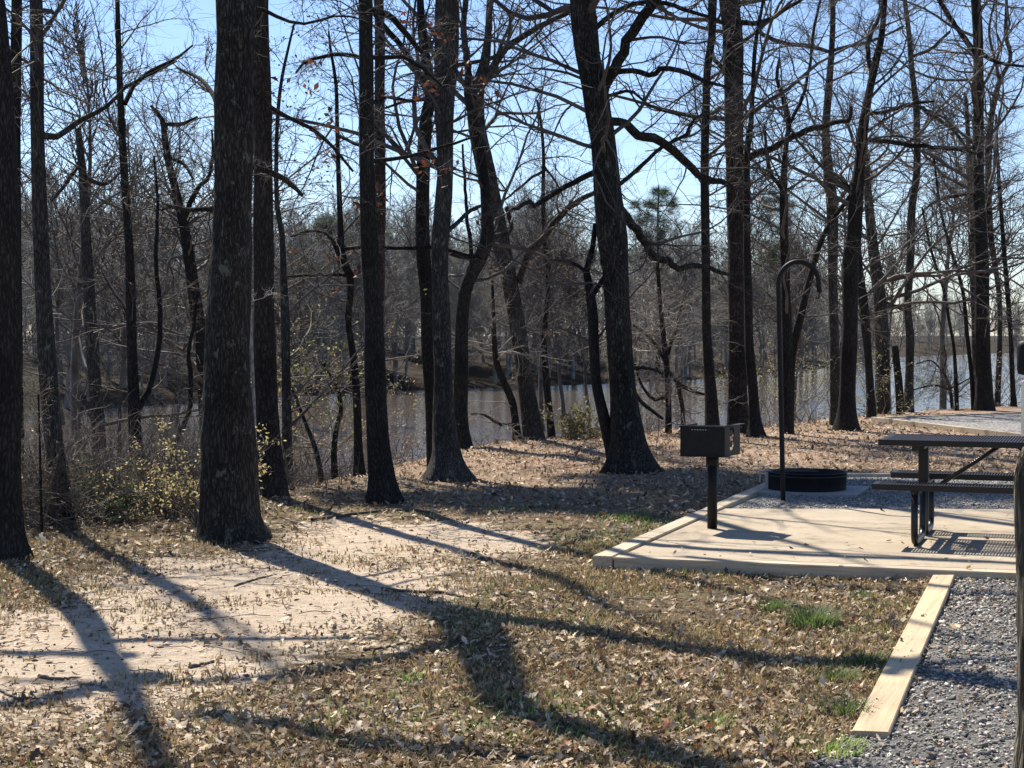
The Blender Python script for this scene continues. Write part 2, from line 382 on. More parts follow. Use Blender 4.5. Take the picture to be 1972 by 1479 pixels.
# ---------------------------------------------------------------- the setting: ground, water
def axis(lo, hi, step, far_lo, far_hi, g=1.22):
    a = list(np.arange(lo, hi, step)); s = step
    while a[-1] < far_hi: s = min(s * g, 60); a.append(a[-1] + s)
    s = step
    while a[0] > far_lo: s = min(s * g, 60); a.insert(0, a[0] - s)
    return np.array(a)
gx = axis(-8, 12, .11, -1500, 1500); gy = axis(5, 40, .11, -120, 1800)
GX, GY = np.meshgrid(gx, gy); fxv, fyv = GX.ravel(), GY.ravel(); gzv = hz(fxv, fyv)
nx, ny = len(gx), len(gy); ii = (np.arange(ny - 1)[:, None] * nx + np.arange(nx - 1)[None]).ravel()
gf = np.stack([ii, ii + 1, ii + nx + 1, ii + nx], 1)
def sandf(X, Y): return np.clip(soft(X, Y, SANDP, .8) + (fbm(X, Y, 1.1, 21) - .5) * 1.1, 0, 1) * (soft(X, Y, SANDP, 1.4) > .02)
litter = np.clip((fyv - 13 - 1.2 * np.abs(fxv)) / 8, 0, 1)
litter = np.maximum(litter, np.clip((fyv - 18) / 4, 0, 1)) * (fyv < 48)
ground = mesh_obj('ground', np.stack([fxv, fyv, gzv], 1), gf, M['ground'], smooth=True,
                  attrs={'sand': sandf(fxv, fyv), 'litter': litter, 'grav': soft(fxv, fyv, GRAV, .08), 'wet_shade': np.maximum(np.clip((WATER + .25 - gzv) / .3, 0, 1), np.clip((fyv - 46) / 4, 0, 1))})  # waterline mud; across the water, dark brown stands in for woodland shade
tag(ground, kind='structure')
wx = [-1500, 1500]; water = mesh_obj('water', [[-1500, -200, WATER], [1500, -200, WATER], [1500, 1800, WATER], [-1500, 1800, WATER]], [[0, 1, 2, 3]], M['water']); tag(water, kind='structure')

# ---------------------------------------------------------------- campsite
def off(p, q, w):                                         # quad strip from p to q widened by w to the left
    p = np.array(p); q = np.array(q); d = (q - p) / np.linalg.norm(q - p); n = np.array([-d[1], d[0]]) * w
    return [tuple(p), tuple(q), tuple(q + n), tuple(p + n)]
def timber(name, poly, z0, z1, mat, label, group, bev=.006):
    import bmesh
    mb = MB(); mb.prism(poly, z0, z1); o = mb.make(name, mat); bm = bmesh.new(); bm.from_mesh(o.data)
    bmesh.ops.bevel(bm, geom=bm.edges[:], offset=bev, segments=2, affect='EDGES'); bm.to_mesh(o.data); bm.free()
    c = np.mean(np.array(poly), 0); tag(o, label, 'timber', group); return o
TG = 'landscape timbers round the campsite pad'
FL = np.array([.56, 11.5]); FR = np.array(slab_pt(0, 6.6)); BL = np.array([3.07, 18.46]); BR = np.array([9.6, 18.2])
TW = .14
tleft = off(FL, BL, -TW)
timber('landscape_timber', tleft, -.12, .004, M['tim_u'], 'long weathered timber running back along the left edge of the tan slab', TG)
fd = (FR - FL) / np.linalg.norm(FR - FL)
p0 = FL + fd * (TW + .012)
timber('landscape_timber', off(p0 + np.array([0, .002]), FR, TW), -.12, -.002, M['tim_v'], 'weathered timber along the front edge of the tan slab', TG)
timber('landscape_timber', off(BL + np.array([.02, 0]), BR, -TW), -.12, .004, M['tim_v'], 'far timber behind the fire ring and gravel', TG)
Li = lambda t: FL + (BL - FL) * t + np.array([.153, 0])
iF = FL + fd * .175 + np.array([.058, .168]); iR = iF + fd * 6.4
gL, gR = np.array([1.90, 14.72]), np.array([8.6, 14.6])
mb = MB(); mb.prism([tuple(iF), tuple(iR), tuple(gR), tuple(gL)], -.115, -.006)
slab = mb.make('concrete_slab', M['concrete']); tag(slab, 'tan concrete slab under the grill and the picnic table', 'slab')
gravbed = MB(); gravbed.prism([tuple(gL + np.array([.0, .006])), tuple(gR + np.array([0, .006])), tuple(BR - np.array([0, .16])), tuple(BL + np.array([.12, -.16]))], -.1, -.03)
def gravmat(name, sc, c=(1, 1, 1)):
    m, t, b = newmat(name); v = mapping(t, (1, 1, 1)); vo = t.nodes.new('ShaderNodeTexVoronoi'); vo.inputs['Scale'].default_value = sc; t.links.new(v, vo.inputs['Vector'])
    bw = t.nodes.new('ShaderNodeRGBToBW'); t.links.new(vo.outputs['Color'], bw.inputs[0])
    r = ramp(t, [(.15, tuple(.07 * q for q in c)), (.5, tuple(.17 * q for q in c)), (.85, tuple(.34 * q for q in c))]); t.links.new(bw.outputs[0], r.inputs[0])
    t.links.new(r.outputs[0], b.inputs['Base Color']); b.inputs['Roughness'].default_value = .9; spec(b, .25)
    bump(t, b, math_(t, 'SUBTRACT', 1.0, vo.outputs['Distance']), .8, .012); return m
M['gravel'] = gravmat('crushed_gravel', 60, (.98, 1, 1.01)); M['gravel2'] = gravmat('pad_gravel', 34, (1.05, 1, .96))
tag(gravbed.make('gravel', M['gravel']), 'grey crushed gravel round the fire ring', kind='stuff')

# raised gravel pad at the right
pad = MB(); pad.prism([(x + dx, y + dy) for (x, y), (dx, dy) in zip(PADP, [(.2, -.03), (.12, .06), (.12, 0), (0, 0), (0, 0), (0, -.16)])], -.15, -.045)
tag(pad.make('gravel_pad', M['gravel2']), 'raised grey gravel pad beyond the picnic table', kind='structure')
PG = 'timbers edging the raised gravel pad'
timber('landscape_timber', off(PADP[0], PADP[1], .13), -.3, -.02, M['tim_u'], 'pale squared timber on the near edge of the far gravel pad', PG)
timber('landscape_timber', off(np.array(PADP[1]) + [.003, -.012], PADP[2], .13), -.3, -.02, M['tim_u'], 'next timber of the far pad edge, mostly behind the tabletop', PG)
timber('landscape_timber', off(np.array(PADP[0]) + np.array([.16, .0]), PADP[5], -.12), -.3, -.022, M['tim_v'], 'far edge timber of the raised gravel pad, in front of the lake', PG)

# loose plank
def plank():
    n0 = np.array([*p2z(1640, 1405, -.045)]); n1 = np.array([*p2z(1712, 1408, -.045)]); f0 = np.array([*p2z(1796, 1107, -.022)]); f1 = np.array([*p2z(1838, 1107, -.022)])
    f0[1] = min(f0[1], 10.93); f1[1] = min(f1[1], 10.80)
    V = []
    for (p, z) in ((n0, -.048), (n1, -.048), (f1, -.018), (f0, -.018)): V.append([*p, z - .042]); V.append([*p, z])
    K = 14; vs = []; 
    a0, a1 = np.array(V[1]), np.array(V[3]); b0, b1 = np.array(V[7]), np.array(V[5])
    for k in range(K + 1):
        t = k / K; L = a0 + (b0 - a0) * t; R = a1 + (b1 - a1) * t; e = (R - L) * .03; dz = np.array([0, 0, .004 * math.sin(t * 5)])
        vs += [L + dz - [0, 0, .005], L + e + dz, R - e + dz, R + dz - [0, 0, .005], R + dz - [0, 0, .042], L + dz - [0, 0, .042]]
    F = [[k * 6 + j, k * 6 + (j + 1) % 6, (k + 1) * 6 + (j + 1) % 6, (k + 1) * 6 + j] for k in range(K) for j in range(6)] + [[5, 4, 3, 2, 1, 0], [K * 6 + j for j in range(6)]]
    o = mesh_obj('wooden_plank', vs, F, M['plank']); tag(o, 'new pale pine plank laid as an edge between leaf litter and gravel', 'plank')
    bm = __import__('bmesh').new(); bm.from_mesh(o.data); __import__('bmesh').ops.recalc_face_normals(bm, faces=bm.faces[:]); bm.to_mesh(o.data); bm.free()
plank()

def lathe(mb, c, prof, n=40, lobes=0):
    V = []; ang = np.arange(n) * 2 * math.pi / n
    for r, z in prof: V += [[c[0] + r * math.cos(a), c[1] + r * math.sin(a), c[2] + z] for a in ang]
    F = [[k * n + j, k * n + (j + 1) % n, (k + 1) * n + (j + 1) % n, (k + 1) * n + j] for k in range(len(prof) - 1) for j in range(n)]
    mb.add(V, F)

# park grill
def grill():
    bx, by = 1.60, 13.2; t = empty('charcoal_grill', (bx, by, -.006), 'black steel park grill on a single post standing on the slab', 'grill')
    m = MB(); m.tube([[bx, by, -.006], [bx, by, .57]], .040, 20); m.make('post', M['black'], t, True)
    m = MB(); m.tube([[bx, by, .5], [bx, by, .585]], .052, 20); m.make('collar', M['black'], t, True)
    yaw = math.radians(-24); c_, s_ = math.cos(yaw), math.sin(yaw)
    bc = np.array([bx - .01, by + .05]); Wd, Dp, Hh, z0 = .36, .44, .235, .585
    def L(x, y, z): return [bc[0] + x * c_ - y * s_, bc[1] + x * s_ + y * c_, z]
    m = MB()
    m.box(L(0, -Dp / 2, z0 + Hh / 2), (Wd, .006, Hh), yaw)
    m.box(L(-Wd / 2, 0, z0 + Hh / 2), (.006, Dp - .008, Hh), yaw)
    m.box(L(0, 0, z0 - .003), (Wd + .004, Dp + .03, .007), yaw)
    # right plate with the number cut through it, built as fine cells
    def in3(u, v):                                       # u across, v up, centred, unit height 1
        r = .25
        for cy in (.24, -.24):
            q = math.hypot(u * 1.0, v - cy)
            if .12 < q < .30 and not (u < -.02 and abs(v - cy) < .13): return True
        return False
    NU, NV = 56, 44; cells = [[not in3((i + .5 - NU * .45) / NV / .62, (j + .5 - NV * .56) / NV / .78) for j in range(NV)] for i in range(NU)]
    for i in range(NU):
        j = 0
        while j < NV:
            if cells[i][j]:
                k = j
                while k < NV and cells[i][k]: k += 1
                y0 = -Dp / 2 + .006 + (Dp - .012) * i / NU; y1 = -Dp / 2 + .006 + (Dp - .012) * (i + 1) / NU
                m.box(L(Wd / 2, (y0 + y1) / 2, z0 + Hh * (j + k) / 2 / NV), (.005, (y1 - y0), Hh * (k - j) / NV), yaw); j = k
            else: j += 1
    m.make('firebox', M['black'], t)
    m = MB(); zt = z0 + Hh - .02
    for k in range(15): m.tube([L(-Wd / 2 + .02 + (Wd - .04) * k / 14, -Dp / 2 - .0, zt), L(-Wd / 2 + .02 + (Wd - .04) * k / 14, Dp / 2 + .05, zt)], .005, 6)
    for yy in (-Dp / 2 + .01, 0, Dp / 2 + .05): m.tube([L(-Wd / 2 - .0, yy, zt - .008), L(Wd / 2, yy, zt - .008)], .006, 6)
    g = m.make('cooking_grate', M['rust'], t)
    m = MB(); m.box(L(Wd / 2 + .018, .02, z0 + Hh + .004), (.05, Dp * .9, .005), yaw); m.box(L(0, -Dp / 2 - .005, z0 + Hh - .004), (Wd + .01, .016, .012), yaw)
    m.make('rim', M['black'], t)
    m = MB()
    for k in range(6): m.box(L(-.08 + k * .022, -Dp / 2 - .0055, z0 + Hh - .028), (.012, .004, .006), yaw)
    m.make('vent_slots', M['plate'], t)
    m = MB(); m.box(L(Wd / 2 + .02, -.12, z0 - .012), (.06, .10, .008), yaw); m.make('bracket', M['plate'], t)
grill()

# lantern pole
def lantern_pole():
    bx, by = 2.56, 15.6; t = empty('lantern_pole', (bx, by, -.03), 'tall black lantern pole with a curved hook top beside the fire ring', 'pole')
    pts = [[bx, by, -.06]]; lean = -.055
    for z in np.linspace(.1, 2.02, 8): pts.append([bx + lean * z / 2.0, by, z])
    R = .19; cxp = pts[-1][0] + R
    for a in np.linspace(180, 0, 17)[1:]: pts.append([cxp + R * math.cos(math.radians(a)), by, 2.02 + R * 1.1 * math.sin(math.radians(a))])
    pts.append([cxp + R + .008, by, 1.94])
    m = MB(); m.tube(pts, .0235, 14); m.make('pole', M['black'], t, True)
    m = MB(); x = cxp + R + .008; m.tube([[x, by, 1.95], [x - .005, by, 1.905], [x - .012, by, 1.885], [x - .03, by, 1.88], [x - .036, by, 1.90]], .006, 8); m.make('hook', M['black'], t, True)
lantern_pole()

# fire ring on its stone base
def fire_ring():
    c = np.array([2.955, 16.55, -.03]); t = empty('fire_ring', c, 'round black steel fire ring sunk on gravel behind the slab', 'fire ring')
    m = MB(); lathe(m, c, [(.385, .02), (.39, .195), (.402, .2), (.402, .206), (.378, .206), (.374, .2), (.372, .02)], 56); m.make('ring', M['black'], t, True)
    m = MB(); lathe(m, c, [(.392, .165), (.4, .168), (.4, .176), (.391, .18)], 56); m.make('band', M['rust'], t, True)
    m = MB(); lathe(m, c, [(.0, .05), (.2, .055), (.371, .04)], 40); m.make('ash_bed', M['rust'], t, True)
    m = MB()
    for k in range(9): m.tube([c + [-.36 + .0 , -.12 + k * .03, .212], c + [.1, -.12 + k * .03, .212]], .006, 6)
    m.tube([c + [-.36, -.14, .206], c + [-.36, .14, .206]], .008, 6)
    m.make('grate', M['rust'], t)
    m = MB(); m.tube([c + [-.36, 0, .21], c + [-.47, -.01, .205], c + [-.475, -.02, .1]], .008, 8); m.box(c + [-.41, -.02, .1], (.03, .03, .2)); m.make('hinge', M['plate'], t)
    b = MB(); yb = YU; cc = c + np.array([.06, .0, 0]); b.box(cc + [0, 0, .008], (.98, .98, .045), yb, .006)
    o = b.make('base_slab', M['plate2'], None); tag(o, 'square pale stone base under the fire ring', 'slab')
M['plate2'] = flat('grey_concrete', (.27, .26, .24), .85, .15, 20, .2, .003)
fire_ring()

# picnic table
def picnic_table():
    yaw = math.radians(-20); e = np.array([math.cos(yaw), math.sin(yaw)]); n = np.array([-e[1], e[0]])
    near = np.array([2.735, 12.36]); Lg, Wt = 1.83, .76
    ctr = near + e * Lg / 2 + n * Wt / 2; t = empty('picnic_table', (ctr[0], ctr[1], -.006), 'dark brown metal picnic table with slatted top and benches on the slab', 'table')
    def P(u, v, z): q = ctr + e * u + n * v; return [q[0], q[1], z]
    def slats(name, v0, w, z, panels, lab=None):
        m = MB(); h = .045; ends = .045
        # frame
        for vv in (v0 - w / 2 + .01, v0 + w / 2 - .01): m.box(P(0, vv, z - h / 2), (Lg, .02, h), yaw, .004)
        for uu in (-Lg / 2 + ends / 2, Lg / 2 - ends / 2): m.box(P(uu, v0, z - h / 2 + .0), (ends, w - .044, h - .002), yaw, .004)
        # solid bands over the supports, long dividing strips
        for uu in (-.62, .62, 0): m.box(P(uu, v0, z - .026), (.10 if uu else .05, w - .044, .012), yaw)
        k = panels - 1
        for j in range(k): m.box(P(0, v0 - w / 2 + w * (j + 1) / panels, z - .012), (Lg - .09, .022, .014), yaw)
        pit = .0212; N = int((Lg - .1) / pit)
        for i in range(N):
            u = -Lg / 2 + .06 + i * pit; m.box(P(u, v0, z - .004), (.0112, w - .044, .0035), yaw)
        return m.make(name, M['brown_steel'], t)
    slats('tabletop', 0, Wt, .76, 4); s1 = slats('bench', -Wt / 2 - .19, .26, .455, 1); s2 = slats('bench', Wt / 2 + .13, .26, .455, 1)
    for s in (-1, 1):
        u = s * .62
        m = MB(); m.box(P(u, 0, .56), (.075, .075, .31), yaw, .006); m.box(P(u, 0, .705), (.07, .60, .035), yaw, .004); m.box(P(u - .055, -.1, .69), (.04, .06, .05), yaw)
        m.make('support_post', M['brown_steel'], t)
        m = MB(); m.tube([P(u, -.66, .40), P(u, 0, .385), P(u, .60, .40)], .024, 10); m.make('crossbar', M['brown_steel'], t, True)
        for q in (-1, 1):
            vo, vi = (-.60, -.04) if q < 0 else (.56, .10)
            d = 1 if vi > vo else -1; r = .09
            pts = [P(u, vo, .405), P(u, vo, .02 + r + .05)]
            for a in np.linspace(0, 90, 7): pts.append(P(u, vo + d * (r - r * math.cos(math.radians(a))), .02 + r - r * math.sin(math.radians(a))))
            for a in np.linspace(90, 0, 7): pts.append(P(u, vi - d * (r - r * math.cos(math.radians(a))), .02 + r - r * math.sin(math.radians(a))))
            pts.append(P(u, vi, .41))
            m = MB(); m.tube(pts, .026, 12); m.make('leg', M['brown_steel'], t, True)
        m = MB(); m.tube([P(s * .50, 0, .40), P(s * .06, 0, .71)], .017, 8); m.make('brace', M['brown_steel'], t, True)
picnic_table()

# right-edge log post and hookup pedestal
def log_post():
    cx, cy = 1.845, 5.8; z0 = h1(cx, cy); H = 1.17 - z0; t = []
    n = 36; K = 60; V = []
    for k in range(K + 1):
        z = z0 - .25 + (H + .25) * k / K
        r = .073 + .004 * math.sin(z * 9) + .006 * math.exp(-((z - .52) / .2) ** 2) - .012 * math.exp(-((z - .18) / .12) ** 2)
        topf = (z0 + H - z) / .16
        if topf < 1: r *= math.sqrt(max(0.0, 1 - (1 - topf) ** 2.2)) * .9 + .1
        for j in range(n):
            a = j * 2 * math.pi / n; rr = r * (1 + .06 * math.sin(3 * a + z * 3) + .045 * math.sin(7 * a - z * 9 + 2 * math.sin(z * 6)) + .03 * math.sin(15 * a + 3 * math.sin(z * 8)))
            V.append([cx + rr * math.cos(a) + .012 * math.sin(z * 4), cy + rr * math.sin(a), z])
    F = [[k * n + j, k * n + (j + 1) % n, (k + 1) * n + (j + 1) % n, (k + 1) * n + j] for k in range(K) for j in range(n)] + [[K * n + j for j in range(n)]]
    o = mesh_obj('wooden_post', V, F, M['postw'], None, True); tag(o, 'weathered round log post standing in gravel at the right edge', 'post')
log_post()
def pedestal():
    bx, by = 4.43, 14.1; t = empty('hookup_pedestal', (bx, by, -.03), 'black rounded box on a grey post behind the right end of the picnic table', 'pedestal')
    m = MB(); m.box([bx + .005, by, .56], (.17, .10, 1.18), 0, .01); m.make('post', M['plate'], t)
    m = MB(); m.box([bx, by - .02, 1.345], (.27, .14, .30), 0, .06); m.make('box', M['black'], t, True)
    m = MB(); m.box([bx, by - .093, 1.35], (.19, .012, .21), 0, .005); m.make('cover', M['black'], t)
pedestal()

# ---------------------------------------------------------------- trees
TREES = []
TREE_GROUP = 'bare trees along the river bank'
def trunk_mesh(path, n, seed, flare, zg):
    """path (k,4) bottom->top world pts + radius"""
    V, F = sweep(path[:, :3], np.ones(len(path)), n)
    g = np.random.default_rng(seed); C = np.repeat(path[:, :3], n, 0); D = V - C
    L = np.concatenate([[0], np.cumsum(np.linalg.norm(np.diff(path[:, :3], axis=0), axis=1))])
    th = np.tile(np.arange(n) * 2 * math.pi / n, len(path)); z = np.repeat(L, n); R = np.repeat(path[:, 3], n)
    ph = g.uniform(0, 6.28, 8)
    f = 1 + .05 * np.sin(2 * th + ph[0] + z * .9) + .035 * np.sin(3 * th + ph[1] - z * 1.7) + .03 * np.sin(z * 5 + ph[2]) + .02 * np.sin(5 * th + ph[3] + z * 3)
    fl = flare * np.exp(-np.maximum(C[:, 2] - zg, 0) / .16); lob = .35 + .9 * np.clip(np.cos(4 * th + ph[4] + .9 * np.sin(2 * th + ph[5]) + .5 * np.sin(th + ph[6])), 0, 1) ** 1.5
    f += fl * lob
    if n >= 20:                                            # bark ridges as real relief on near trunks
        u = th * R; rid = vnoise(th / 6.2832 * 34, z * 7 + 3.0 * vnoise(th * 2, z * 2, 1, seed), 1.0, seed)
        f += (rid - .5) * .055
    return C + D * (R * f)[:, None], F

def make_tree(name, pts, label, d=None, mat='dark', H=14, twigs=1.0, first=.16, limbs=(), n=14, flare=.25, lean=(0, 0), kids=None, up=.03, twig='twig', group=TREE_GROUP, cat='tree',
              reach=1.0, top_px=None, leaves=0, leafcol=None, dtop=0.0, extend=True, base=True):
    seed = abs(hash(label)) % 1000 if False else sum(ord(c) for c in label) % 9973
    g = np.random.default_rng(seed)
    pts = sorted(pts, key=lambda p: p[1])                 # top first
    xb, yb, wb = pts[-1]
    if d is None: d = ray_d(xb, yb)
    zb_img = p2w(xb, yb, d)
    W3 = []
    for (x, y, w) in pts[::-1]:
        t = (yb - y) / 1000.0; dd = d + dtop * t
        q = p2w(x, y, dd); W3.append([*q, w * dd / FPX / 2])
    W3 = np.array(W3)
    x0, y0, z0 = W3[0, :3]; zg = h1(x0, y0)
    if zg < z0 - .05:                                      # foot hidden below the bank edge
        W3 = np.vstack([[x0 - (W3[1, 0] - x0) * .2, y0, zg, W3[0, 3] * 1.08], W3])
    else: zg = z0
    W3 = np.vstack([[W3[0, 0], W3[0, 1], zg - .35, W3[0, 3] * 1.15], W3])
    rtop = W3[-1, 3]
    if extend and pts[0][1] <= 5:
        top = W3[-1].copy(); dr = W3[-1, :3] - W3[-3, :3] if len(W3) > 3 else np.array([0, 0, 1.])
        dr = dr / np.linalg.norm(dr); zt = top[2]; P = top[:3].copy(); k = 0
        ks = kids or []
        if ks:
            for q in ks: W3 = np.vstack([W3, q])
            P = W3[-1, :3].copy(); rtop = W3[-1, 3]; zt = P[2]
        while P[2] < H:
            k += 1; dr = dr + np.array([g.normal(0, .045), g.normal(0, .045), 0]) + (np.array([lean[0], lean[1], 0]) / 3 if k <= 3 else 0); dr[2] = max(dr[2], .8); dr /= np.linalg.norm(dr)
            P = P + dr * 1.0; W3 = np.vstack([W3, [*P, max(.012, rtop * (1 - (P[2] - zt) / (H - zt + .01)) ** .8)]])
    Ltot = W3[-1, 2] - zg
    path = smooth_path(W3, int(max(24, Ltot * (16 if n >= 20 else 7))))
    t = empty(name, (W3[1, 0], W3[1, 1], zg), label, cat, group)
    V, F = trunk_mesh(path, n, seed, flare, zg)
    mesh_obj('trunk', V, F, M[mat], t, True)
    curves = [path]
    for lb in limbs:
        if isinstance(lb, dict): Q = np.array(lb['w'], float)
        else:
            dd0, dd1, pp = lb; L_ = len(pp)
            Q = np.array([[*p2w(x, y, d + dd0 + (dd1 - dd0) * i / (L_ - 1)), w * d / FPX / 2] for i, (x, y, w) in enumerate(pp)])
        Lp = np.linalg.norm(np.diff(Q[:, :3], axis=0), axis=1).sum()
        q = smooth_path(Q, int(max(8, Lp * 9))); kk = np.arange(len(q)); q[1:-1, :3] += g.normal(0, .18, (len(q) - 2, 3)) * q[1:-1, 3:4]
        V, F = trunk_mesh(q, 10, seed + 3, 0, -9); mesh_obj('limb', V, F, M[mat], t, True); curves.append(q)
    # procedural crown: branches, branchlets, twigs
    Vs = []; Fs = []; off_ = 0
    def put(P, R, n_):
        nonlocal off_
        V, F = batch_tubes(P, R, n_); Vs.append(V); Fs.append(F + off_); off_ += len(V)
    st = []; dr = []; ln = []; rr = []
    for ci, c in enumerate(curves):
        zmin = zg + Ltot * first if ci == 0 else -9
        sel = np.where((c[:, 2] > zmin) & (c[:, 3] > .006))[0]
        if len(sel) < 2: continue
        Lc = np.linalg.norm(np.diff(c[sel, :3], axis=0), axis=1).sum()
        N = max(2, int(Lc * (4.6 if ci == 0 else 4.4) * twigs * (1.35 if d > 24 else 1.0)))
        k = g.choice(sel, N); k = k[(c[k, 2] < EYE + .225 * c[k, 1] + .6) | (g.random(N) < .10)]; N = len(k)
        if N == 0: continue
        T = c[np.minimum(k + 1, len(c) - 1), :3] - c[np.maximum(k - 1, 0), :3]; T /= np.linalg.norm(T, axis=1, keepdims=True) + 1e-9
        q = g.normal(0, 1, (N, 3)); q -= T * (q * T).sum(1, keepdims=True); q /= np.linalg.norm(q, axis=1, keepdims=True)
        a = np.radians(g.uniform(40, 88, N))[:, None]; D = T * np.cos(a) + q * np.sin(a)
        st.append(c[k, :3]); dr.append(D); r = np.clip(c[k, 3] * g.uniform(.14, .42, N), .004, .05); rr.append(r)
        ln.append(np.clip(r * g.uniform(60, 120, N), .6, 4.2) * reach)
    if st and twigs > 0:
        st = np.concatenate(st); dr = np.concatenate(dr); ln = np.concatenate(ln); rr = np.concatenate(rr)
        P1, R1 = grow(st, dr, ln, rr, 11, .15, up, g, .22); put(P1, R1, 5)
        s, D, r, tt = spawn(P1, R1, 7, g, .12, 1.0, (30, 75)); L2 = ln.repeat(7) * g.uniform(.22, .55, len(s)) * (1.1 - .5 * tt)
        P2, R2 = grow(s, D, L2, np.clip(r * .6, .0028, .02), 7, .20, .02, g, .4); put(P2, R2, 4)
        s, D, r, tt = spawn(P2, R2, 5, g, .1, 1.0, (25, 70)); L3 = L2.repeat(5) * g.uniform(.25, .6, len(s)) + .05
        P3, R3 = grow(s, D, L3, np.clip(r * .65, .0018, .006), 5, .18, .02, g, .5); put(P3, R3, 3)
        mesh_obj('crown', np.concatenate(Vs), np.concatenate(Fs), M[twig], t, True)
        if leaves:
            tips = P3[:, -1][g.choice(len(P3), min(leaves, len(P3)), False)] if leafcol != 'cluster' else None
            if leafcol == 'cluster':
                cc = P2[:, -1]; vis = cc[:, 2] < 8; cc = cc[vis]; cc = cc[g.choice(len(cc), min(len(cc), leaves // 12), False)]
                tips = np.repeat(cc, 7, 0) + g.normal(0, .05, (len(cc) * 7, 3)); col = np.array([.13, .05, .03]); size = .042
            else: col = np.array(leafcol); size = .022
            add_leaves('leaves', tips, size, col, t, g)
    TREES.append(t); return t

def leaf_geo(C, size, g, shape='leaf'):
    """small bent leaves at C (N,3), returns verts (N*6), quads"""
    N = len(C); u = g.normal(0, 1, (N, 3)); u /= np.linalg.norm(u, axis=1, keepdims=True); v = np.cross(u, g.normal(0, 1, (N, 3))); v /= np.linalg.norm(v, axis=1, keepdims=True) + 1e-9; w = np.cross(u, v)
    s = (size * g.uniform(.6, 1.35, N))[:, None]; b = g.uniform(.1, .5, N)[:, None]
    a = [C - u * s, C - u * s * .1 + v * s * .5 + w * s * b, C + u * s, C - u * s * .1 - v * s * .5 + w * s * b, C - w * s * 0]
    V = np.stack(a[:4], 1).reshape(-1, 3); i = np.arange(N)[:, None] * 4
    return V, np.concatenate([np.concatenate([i, i + 1, i + 2], 1), np.concatenate([i, i + 2, i + 3], 1)])
def add_leaves(name, C, size, col, parent, g, var=.3):
    V, F = leaf_geo(C, size, g); k = g.uniform(1 - var, 1 + var, len(C))[:, None] * np.asarray(col)[None] * g.uniform(.9, 1.1, (len(C), 3))
    return mesh_obj(name, V, F, M['foliage'], parent, cols=np.repeat(k, 4, 0))

T = make_tree
# --- left group
T('bare_tree', [(-20, 0, 52), (-10, 90, 52), (4, 300, 56), (10, 700, 56), (12, 1000, 66), (14, 1075, 84)], 'thick dark trunk cut by the left edge of the photo', mat='dark', H=15, n=22, twigs=.6, first=.4, lean=(-.05, 0),
  limbs=[{'w': [[-3.85, 12.2, 6.0, .09], [-4.5, 12.1, 6.7, .08], [-5.3, 12.2, 7.2, .06], [-6.4, 12.4, 7.5, .03]]},  # unseen limbs above the frame, added for branch shadows on the sand
         {'w': [[-3.9, 12.2, 7.2, .09], [-3.3, 12.0, 7.7, .07], [-2.5, 11.9, 8.0, .05], [-1.5, 11.9, 8.2, .025]]},
         {'w': [[-3.85, 12.2, 5.4, .06], [-4.8, 12.6, 5.9, .05], [-5.8, 12.9, 6.0, .03]]}, {'w': [[-3.85, 12.2, 4.9, .05], [-3.2, 12.7, 5.5, .045], [-2.2, 13.0, 5.8, .02]]}])
T('bare_tree', [(32, 0, 20), (30, 200, 20), (32, 500, 20), (36, 900, 22), (40, 1030, 26)], 'slim dark trunk just right of the thick left-edge trunk', d=15.5, mat='dark', H=13, first=.25, twigs=.8)
T('bare_tree', [(70, 0, 24), (72, 250, 25), (78, 450, 28), (88, 650, 33), (100, 800, 36), (115, 950, 38), (124, 1030, 46)], 'brown trunk leaning left, second clear trunk from the left edge', d=14.4, mat='grey', H=13, n=20, lean=(-.26, .05), first=.22, twigs=.8,
  limbs=[(0, .5, [(80, 262, 14), (110, 262, 12), (150, 235, 10), (205, 205, 8), (240, 170, 6), (300, 138, 5), (340, 118, 3)]), (0, -.8, [(72, 20, 12), (98, 22, 9), (102, 26, 4)])])
T('broken_snag', [(150, 248, 13), (160, 350, 17), (168, 500, 21), (180, 700, 24), (190, 850, 26), (196, 925, 30)], 'broken-topped pale snag standing in the thicket near the left edge', d=26, mat='grey', twigs=.35, H=6, extend=False,
  limbs=[(0, 1, [(158, 300, 9), (140, 335, 8), (112, 372, 6), (98, 388, 4)]), (0, 1, [(160, 340, 10), (200, 355, 8), (235, 330, 5)])])
T('bare_tree', [(226, 0, 9), (232, 200, 14), (240, 350, 15), (250, 500, 17), (255, 700, 20), (262, 900, 26), (266, 985, 30)], 'slender tree with forked stems between the snag and the big oak', d=17, mat='dark', H=12, n=16, first=.22, twigs=1.0,
  limbs=[(0, .6, [(266, 790, 13), (285, 752, 12), (300, 700, 11), (309, 620, 10), (300, 500, 8), (304, 400, 6), (296, 300, 4)]),
         (0, -.4, [(268, 985, 12), (290, 960, 11), (312, 910, 11), (345, 840, 10), (364, 790, 9), (367, 720, 9), (362, 680, 7), (374, 630, 6), (380, 560, 4)]),
         (0, .8, [(240, 200, 10), (262, 160, 9), (300, 132, 8), (340, 112, 6), (370, 88, 4)]), (0, .5, [(256, 640, 8), (240, 590, 7), (218, 560, 6), (196, 520, 4)])])
